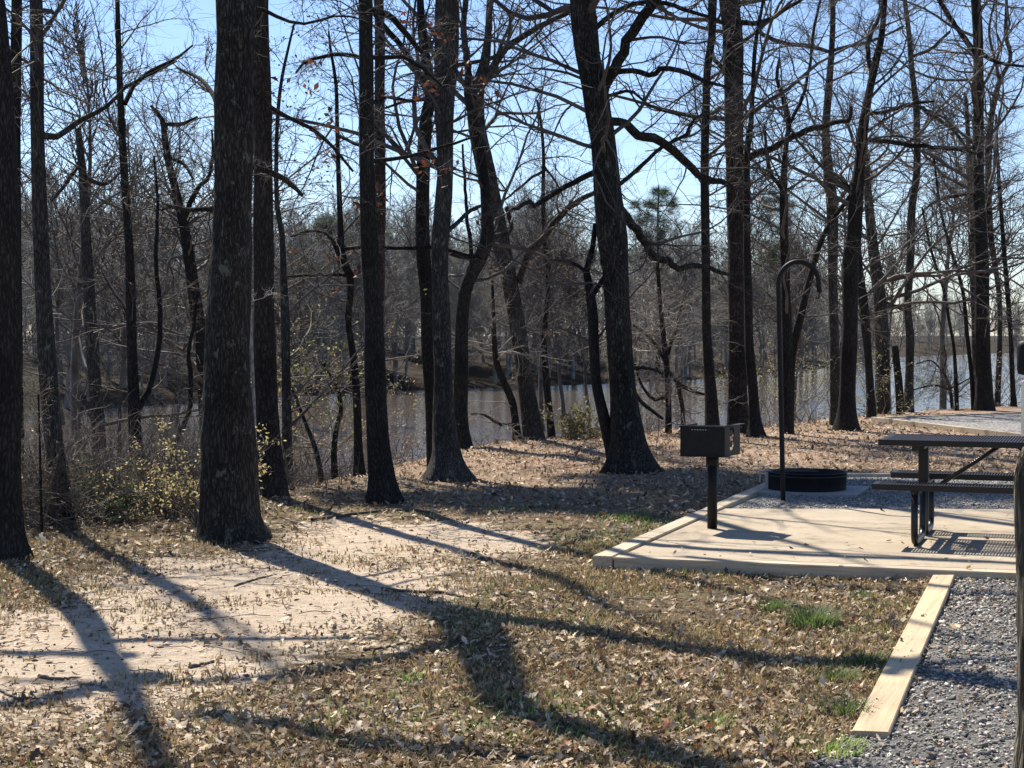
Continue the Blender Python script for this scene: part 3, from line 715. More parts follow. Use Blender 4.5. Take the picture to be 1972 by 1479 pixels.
T('bare_tree', [(290, 203, 5), (312, 230, 10), (318, 270, 13), (324, 311, 14), (338, 365, 16), (351, 422, 18), (358, 460, 20), (366, 509, 24), (378, 590, 25), (389, 665, 26), (398, 800, 30), (404, 900, 34)], 'crooked leaning tree partly behind the big oak trunk on its left', d=28, mat='dark', twigs=1.2, first=.2, extend=False,
  limbs=[(0, .6, [(351, 430, 12), (375, 372, 10), (402, 340, 8), (410, 300, 6), (408, 250, 4)]), (0, .4, [(318, 240, 8), (350, 238, 7), (380, 225, 5)]), (0, -.4, [(324, 300, 8), (355, 318, 7), (372, 345, 5)]), (0, .4, [(352, 400, 9), (325, 398, 8), (312, 405, 5)])])
# --- the big oak, with the fork that throws the long shadow
T('oak_tree', [(453, 0, 77), (452, 150, 76), (452, 300, 77), (447, 450, 80), (437, 670, 88), (439, 890, 104), (442, 1000, 116), (448, 1042, 138)], 'biggest oak, its rugged trunk throwing a long shadow over the sand', mat='oak', H=15, n=72, flare=.34, first=.32, twigs=.75,
  kids=[[-2.30, 13.5, 5.6, .19], [-2.52, 13.5, 6.6, .165], [-2.85, 13.5, 7.8, .15], [-3.15, 13.45, 9.0, .135], [-2.95, 13.4, 10.1, .11]],
  limbs=[{'w': [[-2.28, 13.55, 5.2, .16], [-2.0, 13.4, 5.75, .14], [-1.55, 13.1, 6.2, .135], [-1.15, 12.9, 6.6, .13], [-.7, 12.9, 7.0, .12], [-.35, 13.0, 7.8, .11], [.1, 13.2, 8.6, .07], [.7, 13.4, 9.4, .05], [1.4, 13.5, 10.2, .02]]},
         {'w': [[-.7, 12.6, 7.0, .06], [-.6, 13.4, 7.6, .05], [-.2, 13.9, 8.2, .035], [.3, 14.2, 8.8, .02]]},
         {'w': [[-2.5, 13.5, 6.5, .08], [-3.3, 13.2, 7.2, .07], [-4.2, 13.3, 7.8, .05], [-5.2, 13.4, 8.0, .03]]},
         (0, .6, [(418, 200, 10), (408, 178, 9), (392, 158, 8), (372, 145, 7), (340, 130, 4)]),
         (0, .3, [(416, 400, 12), (398, 402, 10), (372, 404, 9), (345, 400, 8), (320, 394, 4)]),
         (0, .6, [(480, 165, 10), (520, 205, 9), (560, 228, 8), (600, 248, 8), (640, 282, 7), (680, 330, 5)]),
         (0, .5, [(480, 318, 11), (530, 335, 12), (556, 352, 11), (582, 376, 7)]),
         (0, .7, [(486, 15, 8), (512, 22, 8), (545, 38, 7), (590, 46, 6), (650, 30, 5), (700, 38, 3)])])
T('pine_tree', [(500, 0, 34), (504, 150, 35), (507, 300, 37), (508, 500, 39), (509, 670, 41), (514, 850, 50), (520, 958, 64)], 'straight reddish pine trunk close behind the big oak on its right', mat='pine', H=17, n=22, first=.55, twigs=.5)
T('sapling', [(481, 560, 5), (484, 640, 5), (488, 738, 6), (492, 850, 6), (497, 960, 7)], 'thin pale stem between the big oak and the pine trunk', d=15.5, mat='pale', twigs=.5, first=.6, extend=False, twig='twig_pale', reach=.5)
T('bare_tree', [(566, 47, 4), (557, 85, 5), (543, 150, 6), (535, 223, 7), (532, 320, 8), (534, 400, 9), (543, 451, 11), (546, 535, 14), (549, 620, 18), (551, 738, 19), (553, 840, 20), (556, 955, 24)], 'slim ivy-grown tree right of the reddish pine trunk', mat='grey', twigs=1.3, first=.12, extend=False, d=19, leaves=2600, leafcol=(.17, .15, .07), twig='twig')
T('bare_tree', [(633, 60, 4), (635, 85, 5), (647, 162, 7), (649, 237, 8), (652, 338, 9), (656, 440, 12), (658, 495, 16), (674, 528, 14), (675, 569, 12), (670, 616, 12), (680, 687, 13), (687, 772, 15), (690, 860, 18), (692, 918, 24)], 'thin kinked dark trunk between the pine and the straight dark trunk', mat='dark', twigs=1.6, first=.35, extend=False, leaves=260, leafcol='cluster',
  limbs=[(0, .4, [(657, 500, 8), (632, 452, 7), (600, 445, 6), (560, 455, 4)]), (0, .4, [(674, 530, 8), (640, 528, 7), (600, 530, 6), (550, 533, 4)]), (0, -.5, [(660, 480, 8), (700, 476, 7), (760, 478, 7), (840, 478, 7), (890, 488, 5), (930, 498, 4)])])
T('bare_tree', [(704, 0, 27), (705, 160, 29), (706, 300, 31), (712, 480, 34), (720, 600, 37), (724, 750, 40), (728, 850, 43), (735, 930, 50), (738, 968, 62)], 'straight dark trunk left of the paired trunks in the middle', mat='dark', H=15, n=30, first=.25, twigs=.8, flare=.3, leaves=330, leafcol='cluster',
  limbs=[(0, .4, [(708, 110, 9), (740, 112, 9), (775, 110, 8), (810, 128, 7), (850, 165, 5)]), (0, .5, [(704, 115, 8), (665, 105, 8), (630, 108, 7), (590, 118, 6), (570, 140, 4)]),
         (0, .4, [(710, 310, 10), (750, 308, 8), (800, 298, 7), (860, 280, 6), (920, 262, 4)]), (0, .4, [(706, 280, 9), (680, 275, 7), (655, 262, 6)]), (0, .5, [(705, 15, 10), (750, 30, 12), (785, 68, 11), (812, 100, 9)]),
         {'w': [[-1.4, 16.7, 6.2, .09], [-.7, 16.6, 6.9, .08], [.2, 16.5, 7.3, .065], [1.2, 16.6, 8.0, .05], [2.4, 16.5, 8.6, .025]]},  # limbs from here on are unseen, added to throw shadows over slab and gravel
         {'w': [[-1.4, 16.7, 7.4, .07], [-.6, 16.3, 8.2, .06], [.6, 16.0, 8.8, .04], [1.8, 16.0, 9.2, .02]]},
         {'w': [[-1.4, 16.7, 5.7, .06], [-.9, 16.3, 6.1, .05], [.2, 16.0, 6.2, .03], [1.0, 15.9, 6.6, .015]]}])
T('bare_tree', [(809, 0, 14), (813, 68, 16), (824, 135, 19), (831, 182, 21), (822, 220, 23), (818, 270, 24), (814, 372, 26), (814, 473, 27), (822, 569, 28), (825, 670, 29), (832, 772, 30), (838, 873, 32), (845, 915, 40)], 'dark trunk with a bend near the top, left of the paired trunks', mat='dark', H=9.5, n=18, twigs=.8, first=.25, d=20.2,
  limbs=[(0, .5, [(828, 170, 12), (800, 130, 12), (770, 85, 11), (740, 50, 10), (715, 20, 8), (700, 0, 6)]), (0, -.4, [(826, 190, 9), (790, 195, 7), (740, 188, 6), (690, 215, 4)])])
T('bare_tree', [(862, 0, 38), (867, 68, 36), (865, 135, 35), (860, 182, 34), (858, 237, 32), (857, 321, 32), (852, 406, 34), (847, 473, 34), (847, 501, 32), (850, 603, 33), (853, 704, 34), (855, 805, 40), (860, 873, 52), (862, 924, 78)], 'grey-barked trunk with flared roots, right one of the paired trunks', mat='grey', H=11, lean=(-.16, 0), n=30, twigs=.6, first=.28, flare=.5,
  limbs=[(0, .5, [(868, 130, 10), (905, 122, 8), (940, 115, 7), (985, 90, 5)]), (0, .6, [(850, 190, 9), (820, 190, 8), (780, 196, 6), (720, 215, 4)]), (0, .4, [(856, 450, 10), (880, 430, 9), (905, 405, 8), (930, 395, 6)])])
T('bare_tree', [(905, 120, 8), (899, 169, 13), (908, 220, 16), (924, 280, 18), (933, 350, 20), (938, 417, 24), (938, 460, 27), (922, 502, 29), (900, 545, 27), (890, 603, 25), (888, 704, 27), (887, 805, 28), (890, 868, 42)], 'curved dark trunk bowing right, behind the grey-barked trunk', mat='dark', H=12, n=18, d=24.5, twigs=.55, first=.35, extend=False,
  limbs=[(0, .6, [(905, 535, 10), (908, 490, 8), (900, 430, 7), (895, 350, 6), (891, 278, 4)]), (0, -.3, [(918, 500, 10), (880, 492, 9), (850, 482, 6)])])
T('bare_tree', [(944, 0, 12), (940, 68, 14), (934, 118, 20), (922, 162, 24), (916, 203, 32), (920, 253, 33), (930, 304, 33), (944, 372, 34), (956, 423, 33), (966, 473, 32), (973, 501, 31), (987, 569, 32), (998, 637, 32), (1007, 704, 33), (1017, 772, 35), (1025, 830, 40), (1027, 852, 48)], 'large leaning trunk with a spreading fork, centre of the far bank', mat='grey', H=14, n=20, d=26.2, twigs=1.1, first=.3,
  limbs=[(0, -1.2, [(930, 165, 13), (943, 145, 13), (963, 108, 14), (990, 81, 13), (1027, 57, 12), (1075, 34, 10), (1105, 15, 9), (1140, -25, 6)]),
         (0, .8, [(918, 185, 15), (905, 150, 14), (897, 100, 14), (893, 50, 13), (896, 0, 12), (890, -60, 9)]),
         (0, -.7, [(999, 545, 14), (1006, 515, 13), (1018, 491, 13), (1041, 461, 13), (1062, 434, 12), (1091, 402, 12), (1142, 372, 9), (1190, 350, 6)]),
         (0, 1.0, [(920, 180, 10), (960, 100, 8), (980, 50, 6), (1000, 10, 4)]), (0, .5, [(975, 400, 9), (985, 430, 8), (978, 455, 5)])])
T('bare_tree', [(1034, 193, 4), (1042, 237, 6), (1047, 304, 7), (1046, 372, 8), (1048, 451, 9), (1055, 518, 10), (1054, 569, 10), (1048, 654, 11), (1051, 721, 13), (1059, 806, 14), (1063, 852, 17)], 'slim upright tree just right of the large leaning trunk', d=26.8, mat='dark', twigs=1.7, first=.3, extend=False,
  limbs=[(0, .6, [(1046, 330, 6), (1020, 345, 5), (985, 375, 4), (950, 400, 3)]), (0, .4, [(1048, 320, 5), (1070, 350, 4), (1085, 380, 3)])])
T('bare_tree', [(948, 540, 5), (950, 600, 7), (951, 637, 9), (955, 694, 12), (968, 731, 13), (986, 772, 14), (992, 806, 14), (997, 852, 18)], 'small crooked tree with a low bare branch beside the leaning trunk', d=26.0, mat='dark', twigs=2.0, first=.2, extend=False, twig='twig_pale',
  limbs=[(0, -.6, [(990, 815, 7), (970, 818, 7), (954, 812, 6), (940, 803, 5), (927, 797, 4), (907, 797, 3)])])
T('bare_tree', [(1146, 430, 8), (1140, 485, 11), (1129, 518, 13), (1134, 552, 17), (1141, 603, 20), (1144, 670, 20), (1149, 738, 21), (1164, 806, 23), (1180, 873, 28), (1186, 905, 34)], 'curved secondary trunk leaning against the gnarled centre oak', mat='dark', d=20.0, n=16, twigs=.9, first=.45, extend=False,
  limbs=[(0, .2, [(1144, 566, 10), (1156, 545, 10), (1164, 530, 8), (1174, 490, 6)]), (0, .5, [(1130, 525, 8), (1100, 505, 6), (1060, 500, 4)])])
T('oak_tree', [(1122, 0, 46), (1127, 68, 46), (1134, 118, 45), (1145, 169, 48), (1152, 220, 47), (1161, 270, 46), (1166, 321, 50), (1172, 389, 55), (1180, 456, 58), (1187, 535, 53), (1190, 603, 51), (1193, 670, 51), (1198, 738, 53), (1204, 806, 60), (1209, 856, 70), (1212, 908, 96)], 'gnarled big-limbed oak trunk in the centre, left of the grill', mat='oak', H=13, lean=(.05, 0), n=40, flare=.35, twigs=.75, first=.27,
  limbs=[(0, -.8, [(1160, 180, 24), (1172, 156, 24), (1189, 128, 22), (1203, 95, 21), (1220, 61, 21), (1243, 27, 20), (1264, -2, 20), (1290, -60, 15), (1320, -150, 9)]),
         (0, .5, [(1138, 62, 12), (1150, 50, 11), (1169, 34, 11), (1196, 17, 11), (1237, 5, 10), (1287, 7, 9), (1331, 24, 8), (1372, 34, 6), (1420, 60, 4)]),
         (0, -1.0, [(1180, 140, 12), (1216, 135, 11), (1257, 145, 11), (1270, 132, 11), (1304, 135, 10), (1331, 145, 9), (1365, 159, 7), (1406, 169, 5)]),
         (0, 1.2, [(1168, 235, 20), (1182, 233, 17), (1198, 235, 17), (1216, 247, 18), (1233, 264, 19), (1257, 266, 20), (1281, 279, 18), (1304, 297, 17), (1325, 316, 16), (1345, 335, 15), (1365, 347, 14), (1389, 350, 12), (1415, 365, 9)]),
         (0, 1.4, [(1190, 400, 22), (1206, 416, 19), (1223, 439, 18), (1243, 470, 17), (1261, 498, 15), (1288, 503, 14), (1305, 517, 13), (1339, 511, 12), (1369, 517, 10), (1400, 528, 8), (1430, 525, 5)]),
         (0, 1.0, [(1165, 325, 14), (1135, 335, 12), (1111, 348, 11), (1074, 368, 11), (1034, 395, 10), (1018, 388, 9), (1000, 399, 8), (987, 402, 6)]),
         (0, .5, [(1180, 365, 9), (1205, 345, 9), (1230, 324, 9), (1257, 297, 8), (1287, 277, 8), (1321, 260, 7), (1331, 237, 6), (1352, 220, 4)]),
         (0, .6, [(1158, 190, 8), (1190, 180, 7), (1216, 175, 6), (1246, 200, 5), (1280, 215, 4), (1330, 225, 3)]),
         (0, .4, [(1206, 740, 9), (1232, 770, 8), (1260, 795, 7), (1276, 806, 6)]), (0, .3, [(1205, 712, 8), (1230, 708, 7), (1262, 712, 6), (1276, 722, 4)])])
T('bare_tree', [(1372, 0, 18), (1371, 68, 15), (1362, 135, 14), (1360, 203, 15), (1358, 270, 15), (1357, 338, 16), (1358, 440, 16), (1359, 501, 17), (1360, 569, 17), (1361, 637, 19), (1365, 704, 21), (1370, 772, 26), (1373, 850, 34)], 'slim straight trunk directly behind the grill', mat='dark', d=26.0, H=12, twigs=1.0, first=.28)
T('bare_tree', [(1405, 0, 38), (1411, 68, 37), (1412, 169, 37), (1414, 270, 36), (1416, 372, 36), (1417, 473, 32), (1418, 603, 33), (1420, 704, 35), (1422, 806, 40), (1425, 842, 52)], 'broad brown trunk right behind the grill, of the twin pair', mat='pine', H=13, n=20, twigs=.6, first=.35, d=27.4,
  limbs=[(0, -.9, [(1418, 320, 14), (1439, 304, 14), (1467, 293, 13), (1500, 278, 12), (1530, 262, 12), (1568, 247, 11), (1619, 233, 9), (1636, 230, 8), (1640, 205, 5)]),
         (0, -.5, [(1411, 40, 12), (1440, 45, 10), (1480, 38, 9), (1520, 12, 7), (1560, -10, 5)]), (0, .6, [(1412, 140, 10), (1380, 120, 9), (1370, 90, 6)])])
T('bare_tree', [(1470, 0, 6), (1455, 85, 8), (1450, 169, 9), (1446, 237, 11), (1439, 287, 13), (1438, 372, 13), (1439, 473, 14), (1441, 569, 15), (1443, 670, 17), (1449, 738, 19), (1453, 806, 23), (1455, 845, 36)], 'narrow dark trunk touching the broad brown trunk on its right', mat='dark', H=11, d=26.6, twigs=.9, first=.3, flare=.6)
T('bare_tree', [(1501, 115, 6), (1496, 152, 7), (1511, 196, 9), (1519, 237, 11), (1513, 287, 10), (1509, 338, 13), (1509, 406, 16), (1511, 473, 16), (1514, 582, 18), (1516, 663, 20), (1516, 785, 19), (1517, 845, 24)], 'forked trunk standing directly behind the lantern pole', mat='dark', d=27.5, twigs=1.3, first=.3, extend=False,
  limbs=[(0, .6, [(1519, 238, 8), (1532, 215, 8), (1548, 180, 7), (1560, 120, 6), (1567, 60, 6), (1580, 0, 5)]), (0, .5, [(1512, 370, 9), (1490, 345, 9), (1478, 310, 7), (1472, 240, 5)])])
T('bare_tree', [(1604, 0, 10), (1603, 68, 11), (1599, 135, 13), (1595, 186, 14), (1590, 254, 15), (1594, 321, 18), (1602, 389, 22), (1604, 473, 20), (1604, 541, 19), (1607, 703, 20), (1609, 826, 25)], 'grey upright trunk with a broken stub, left of the darkest right trunk', mat='grey', d=30, H=12, twigs=1.1, first=.3,
  limbs=[(0, .1, [(1593, 318, 8), (1580, 308, 5)]), (0, -.8, [(1600, 100, 7), (1560, 90, 8), (1500, 80, 8), (1460, 60, 6)]), (0, .6, [(1606, 97, 7), (1640, 88, 6), (1690, 75, 5), (1740, 50, 4)])])
T('bare_tree', [(1640, 372, 8), (1629, 389, 9), (1599, 429, 10), (1578, 473, 11), (1558, 541, 13), (1538, 622, 15), (1526, 675, 16), (1522, 740, 16), (1519, 835, 20)], 'strongly leaning trunk running up to the right behind the lantern pole', mat='dark', d=28.6, twigs=.9, first=.4, extend=False)
T('bare_tree', [(1706, -20, 9), (1698, 68, 13), (1687, 118, 15), (1676, 169, 16), (1666, 220, 18), (1660, 270, 20), (1655, 321, 22), (1648, 389, 26), (1644, 473, 28), (1639, 500, 29), (1637, 622, 29), (1633, 703, 31), (1631, 785, 35), (1631, 838, 50)], 'darkest thick trunk leaning right, left of the far gravel pad', mat='dark', d=28.3, H=13, n=20, twigs=1.1, first=.27, flare=.4,
  limbs=[(0, -.8, [(1660, 268, 8), (1700, 272, 9), (1760, 280, 8), (1820, 285, 7), (1880, 295, 5)]), (0, .6, [(1682, 150, 9), (1670, 90, 9), (1690, 40, 7), (1700, 0, 5)]), (0, -.5, [(1668, 220, 7), (1710, 215, 7), (1755, 200, 6), (1800, 195, 4)]),
         (0, .5, [(1650, 380, 8), (1620, 345, 7), (1600, 330, 5)])])
T('bare_tree', [(1652, 430, 8), (1655, 520, 14), (1664, 590, 19), (1672, 690, 16), (1678, 810, 18)], 'tapering trunk peeking out right of the darkest trunk', mat='dark', d=33, twigs=1.0, first=.4, extend=False)
T('bare_tree', [(1664, 250, 8), (1667, 300, 11), (1672, 372, 16), (1681, 473, 22), (1692, 560, 25), (1697, 640, 27), (1700, 700, 27), (1701, 818, 30)], 'tall grey trunk behind the near corner of the gravel pad', mat='grey', d=35, twigs=1.0, first=.3, extend=False)
T('broken_snag', [(1724, 666, 12), (1727, 700, 14), (1731, 740, 15), (1734, 812, 18)], 'short broken stump of a trunk in front of the lake', d=34.5, mat='dark', twigs=.0, extend=False)
T('bare_tree', [(1742, -5, 9), (1751, 68, 10), (1756, 135, 11), (1764, 203, 12), (1766, 270, 13), (1765, 338, 13), (1756, 406, 15), (1753, 490, 16), (1748, 587, 15), (1752, 641, 17), (1752, 695, 17), (1750, 776, 20), (1750, 808, 25)], 'wavy slender trunk at the left side of the open lake view', d=35.5, mat='grey', H=13, twigs=1.1, first=.28,
  limbs=[(0, .6, [(1762, 200, 7), (1800, 225, 7), (1840, 255, 6), (1870, 300, 5)]), (0, -.5, [(1754, 110, 6), (1790, 95, 6), (1830, 60, 5)]), (0, .4, [(1750, 600, 6), (1725, 590, 6), (1690, 575, 4)])])
T('sapling', [(1776, 400, 4), (1791, 473, 5), (1805, 520, 5), (1818, 560, 6), (1827, 614, 6), (1838, 682, 7), (1843, 802, 9)], 'thin dark sapling leaning left in the open lake view', d=36, mat='dark', twigs=1.0, first=.5, extend=False)
T('sapling', [(1798, 300, 4), (1812, 406, 5), (1829, 473, 6), (1854, 560, 7), (1862, 641, 8), (1871, 722, 9), (1876, 800, 11)], 'thin sapling crossing just left of the thick trunk by the lake', d=36, mat='dark', twigs=1.0, first=.5, extend=False)
T('sapling', [(1815, 711, 4), (1829, 749, 6), (1835, 802, 7)], 'little branching sapling silhouetted low against the lake', d=36.8, mat='dark', twigs=3.0, first=.2, extend=False,
  limbs=[(0, .2, [(1829, 750, 4), (1800, 742, 4), (1768, 748, 3), (1735, 760, 2)]), (0, .3, [(1830, 748, 4), (1850, 738, 3), (1868, 728, 2)]), (0, .2, [(1818, 720, 4), (1795, 695, 3), (1765, 700, 2)]), (0, .1, [(1816, 712, 4), (1822, 690, 3), (1818, 665, 2)])])
T('bare_tree', [(1879, 0, 18), (1883, 68, 18), (1884, 135, 19), (1885, 203, 20), (1884, 270, 21), (1884, 338, 22), (1886, 406, 24), (1890, 490, 26), (1892, 560, 27), (1892, 641, 27), (1894, 722, 29), (1896, 795, 38)], 'thickest dark trunk at the right, beside the lake view', d=35.8, mat='dark', H=14, n=18, twigs=1.1, first=.3,
  limbs=[(0, .6, [(1884, 105, 9), (1872, 95, 10), (1856, 74, 10), (1832, 37, 9), (1808, 0, 8), (1790, -50, 5)]), (0, -.5, [(1886, 100, 8), (1920, 120, 7), (1972, 128, 5)]), (0, .5, [(1884, 370, 6), (1840, 378, 6), (1795, 392, 5), (1770, 420, 3)])])
T('bare_tree', [(1858, 180, 6), (1861, 203, 8), (1866, 304, 10), (1869, 372, 12), (1871, 473, 11), (1876, 600, 12), (1882, 790, 14)], 'thin trunk half hidden left of the thickest right trunk', d=38, mat='grey', twigs=1.2, first=.4, extend=False)
T('bare_tree', [(1938, 0, 6), (1937, 68, 8), (1946, 112, 8), (1923, 162, 10), (1908, 237, 12), (1903, 338, 12), (1908, 450, 11), (1925, 587, 10), (1922, 749, 12), (1919, 795, 14)], 'crooked forked tree right of the thickest right trunk', d=38, mat='grey', H=12, twigs=1.2, first=.3,
  limbs=[(0, .5, [(1925, 160, 7), (1915, 110, 6), (1905, 60, 5), (1915, 0, 4)])])
T('bare_tree', [(1918, 220, 4), (1923, 338, 7), (1933, 473, 8), (1940, 560, 9), (1946, 641, 9), (1949, 722, 10), (1953, 795, 13)], 'slim dark trunk nearest the right edge, above the pad', d=37.5, mat='dark', twigs=1.3, first=.3, extend=False)
T('bare_tree', [(1266, 505, 6), (1268, 535, 7), (1275, 620, 9), (1283, 697, 12), (1287, 770, 12), (1287, 842, 14)], 'small arching tree with drooping boughs between oak and grill', d=27.5, mat='dark', twigs=2.4, first=.1, extend=False, twig='twig_pale',
  limbs=[(0, .5, [(1282, 700, 7), (1260, 660, 6), (1235, 635, 5), (1205, 620, 4)]), (0, .5, [(1282, 690, 7), (1300, 640, 6), (1312, 590, 5), (1322, 560, 3)]), (0, -.2, [(1286, 715, 8), (1305, 738, 8), (1330, 752, 7), (1360, 760, 4)]), (0, -.4, [(1285, 760, 7), (1260, 770, 6), (1235, 740, 5), (1222, 700, 3)]), (0, -.1, [(1306, 738, 8), (1312, 780, 8), (1318, 830, 9)])])
T('bare_tree', [(612, 690, 5), (625, 710, 6), (647, 741, 8), (657, 789, 9), (650, 816, 9), (643, 867, 11), (645, 935, 13)], 'small crooked sapling tree in the thicket left of the kinked trunk', d=21, mat='dark', twigs=1.8, first=.25, extend=False, twig='twig_pale', leaves=400, leafcol=(.30, .30, .10))
T('bare_tree', [(560, 745, 4), (566, 758, 5), (589, 816, 7), (610, 873, 9), (622, 945, 10)], 'thin stem leaning left in the thicket behind the bank', d=20.5, mat='dark', twigs=1.6, first=.3, extend=False, leaves=500, leafcol=(.32, .33, .12))
T('sapling', [(74, 760, 4), (78, 900, 5), (80, 1000, 6), (85, 1095, 8)], 'very thin sapling in front of the left thicket', d=13.5, mat='dark', twigs=2.2, first=.1, extend=False, twig='twig_brush', reach=.6)

# pines hidden behind trunks are unseen additions; crowns above the frame shade the bank
def pine(x, y, H, crown_z, rad, label, n_clump, trunk_r=.16, group='evergreen pines', seed=5, ex=(1, 1, 1), col=(.035, .06, .022), nz=.2):
    g = np.random.default_rng(seed); zg = h1(x, y); t = empty('pine_tree', (x, y, zg), label, 'tree', group)
    path = np.array([[x + g.normal(0, .02), y + g.normal(0, .02), z, trunk_r * (1 - .8 * (z - zg) / (H - zg + .01)) + .01] for z in np.linspace(zg - .3, H, 14)])
    V, F = trunk_mesh(smooth_path(path, 60), 12, seed, .2, zg); mesh_obj('trunk', V, F, M['pine'], t, True)
    N = 46; zz = g.uniform(crown_z[0], crown_z[1], N); a = g.uniform(0, 6.28, N); k = np.sin((zz - crown_z[0]) / (crown_z[1] - crown_z[0]) * 2.6 + .45)
    D = np.stack([np.cos(a) * ex[0], np.sin(a) * ex[1], g.uniform(-.1, .35, N)], 1); Ln = rad * g.uniform(.5, 1.1, N) * k
    P1, R1 = grow(np.stack([np.full(N, x), np.full(N, y), zz], 1), D, Ln * np.linalg.norm(D, axis=1), np.full(N, .03), 8, .1, .02, g); V1, F1 = batch_tubes(P1, R1, 5)
    s, D2, r2, tt = spawn(P1, R1, 9, g, .25, 1, (30, 80)); P2, R2 = grow(s, D2, Ln.repeat(9) * .3, np.full(len(s), .012), 4, .1, .02, g); V2, F2 = batch_tubes(P2, R2, 3)
    mesh_obj('branches', np.concatenate([V1, V2]), np.concatenate([F1, F2 + len(V1)]), M['twig'], t, True)
    idx = g.choice(len(P2), n_clump); kk = g.integers(1, 4, n_clump); C = P2[idx, kk] + g.normal(0, .04, (n_clump, 3)); per = 16
    C = np.repeat(C, per, 0); d = g.normal(0, 1, C.shape); d[:, 2] = d[:, 2] * .6 + .25; d /= np.linalg.norm(d, axis=1, keepdims=True); w = np.cross(d, g.normal(0, 1, C.shape)); w /= np.linalg.norm(w, axis=1, keepdims=True)
    V = np.stack([C - w * .008, C + w * .008, C + d * nz], 1).reshape(-1, 3); F = np.arange(len(V)).reshape(-1, 3)
    cc = np.repeat(np.array(col)[None] * g.uniform(.6, 1.5, (len(C), 1)), 3, 0)
    mesh_obj('needles', V, F, M['foliage'], t, cols=cc); return t
pine(-4.36, 25.3, 15, (11.2, 14.0), 1.9, 'unseen tall pine behind the biggest oak, added to shade the bank', 4200, .13, seed=7, ex=(1.35, .7, 1), nz=.26)
pine(-2.22, 27.7, 15.5, (11.4, 14.4), 2.1, 'unseen tall pine behind the straight dark trunk, added to shade the bank', 4200, .12, seed=8, ex=(1.1, .85, 1), nz=.26)
pine(-1.06, 25.6, 15, (11.3, 13.8), 1.6, 'unseen tall pine behind the grey-barked trunk with flared roots, added to shade the fire ring', 3600, .11, seed=17, ex=(1.1, .8, 1), nz=.26)
pine(10.4, 118, 12.2, (6.0, 12.0), 2.8, 'dark pine crown across the water, right of the gnarled centre oak', 700, .16, seed=9, nz=.6)
pine(19.6, 121, 12.4, (5.5, 12.2), 2.8, 'dark pine crown across the water, above the lantern pole', 700, .16, seed=10, nz=.6)
pine(-11.0, 97, 8.5, (3.0, 8.3), 3.0, 'squat evergreen on the far shore between the straight and bent trunks', 900, .16, seed=12, nz=.6, col=(.06, .085, .03))

# ---------------------------------------------------------------- woods over the water
def far_proto(seed, H, dense=1.0, mat='far_twig', klo=4):
    g = np.random.default_rng(seed); path = np.zeros((9, 4)); x = y = 0
    for k in range(9): x += g.normal(0, .12); y += g.normal(0, .12); path[k] = [x, y, H * k / 8, max(.02, H * .0125 * (1 - k / 8.6))]
    path = smooth_path(path, 26); V, F = sweep(path[:, :3], path[:, 3], 6); Vs = [V]; Fs = [F]; off_ = len(V)
    N = int(46 * dense); k = g.integers(klo, 25, N); D = g.normal(0, 1, (N, 3)); D[:, 2] = np.abs(D[:, 2]) * .9 + .35
    ln = (H * .11 + (26 - k) * H * .010) * g.uniform(.6, 1.3, N)
    P1, R1 = grow(path[k, :3], D, ln, np.full(N, .032), 7, .17, .1, g); s, D2, r, tt = spawn(P1, R1, 7, g, .2, 1, (25, 60))
    P2, R2 = grow(s, D2, ln.repeat(7) * .45, np.full(len(s), .016), 5, .16, .08, g, .5); s, D3, r, tt = spawn(P2, R2, 4, g, .2, 1, (25, 60))
    P3, R3 = grow(s, D3, ln.repeat(28) * .25, np.full(len(s), .011), 3, .12, .05, g, .6)
    for P, R, n in ((P1, R1, 4), (P2, R2, 3), (P3, R3, 3)):
        V, F = batch_tubes(P, R, n); Vs.append(V); Fs.append(F + off_); off_ += len(V)
    me = mesh_obj('far_wood_tree', np.concatenate(Vs), np.concatenate(Fs), M[mat], None, True)
    COL.objects.unlink(me); return me.data
PROTO = [far_proto(100 + i, 10.5 + (i % 3), 1.0 + .2 * (i % 2)) for i in range(6)]
def shore_pts(n, depth, g, t0, t1):
    seg = np.array(FAR[1:-1]); L = np.concatenate([[0], np.cumsum(np.linalg.norm(np.diff(seg, axis=0), axis=1))])
    t = g.uniform(t0 * L[-1], t1 * L[-1], n); x = np.interp(t, L, seg[:, 0]); y = np.interp(t, L, seg[:, 1])
    return x, y, L
g = np.random.default_rng(77)
pts = []
# spread by viewing direction so that every direction has enough wood behind the shore
for k in range(340):
    ax = g.uniform(-80, 2060); a = (ax - CX) / FPX
    ys = None
    for (x0, y0), (x1, y1) in zip(FAR[:-1], FAR[1:]):
        # ray (a*d, d) against the segment
        den = (x1 - x0) - a * (y1 - y0)
        if abs(den) < 1e-9: continue
        u = (a * y0 - x0) / den
        if 0 <= u <= 1:
            dd = y0 + (y1 - y0) * u
            if dd > 30: ys = dd if ys is None else min(ys, dd)
    if ys is None: continue
    d = ys + 1 + (30 + ys * .12) * g.random() ** 1.3
    sc = g.uniform(.5, 1.05) * (np.clip(ys / 100, .8, 1.0) if ys < 160 else .8)
    pts.append((a * d + g.normal(0, .5), d, sc, g.uniform(0, 6.28), k % 6))
print('far trees', len(pts))
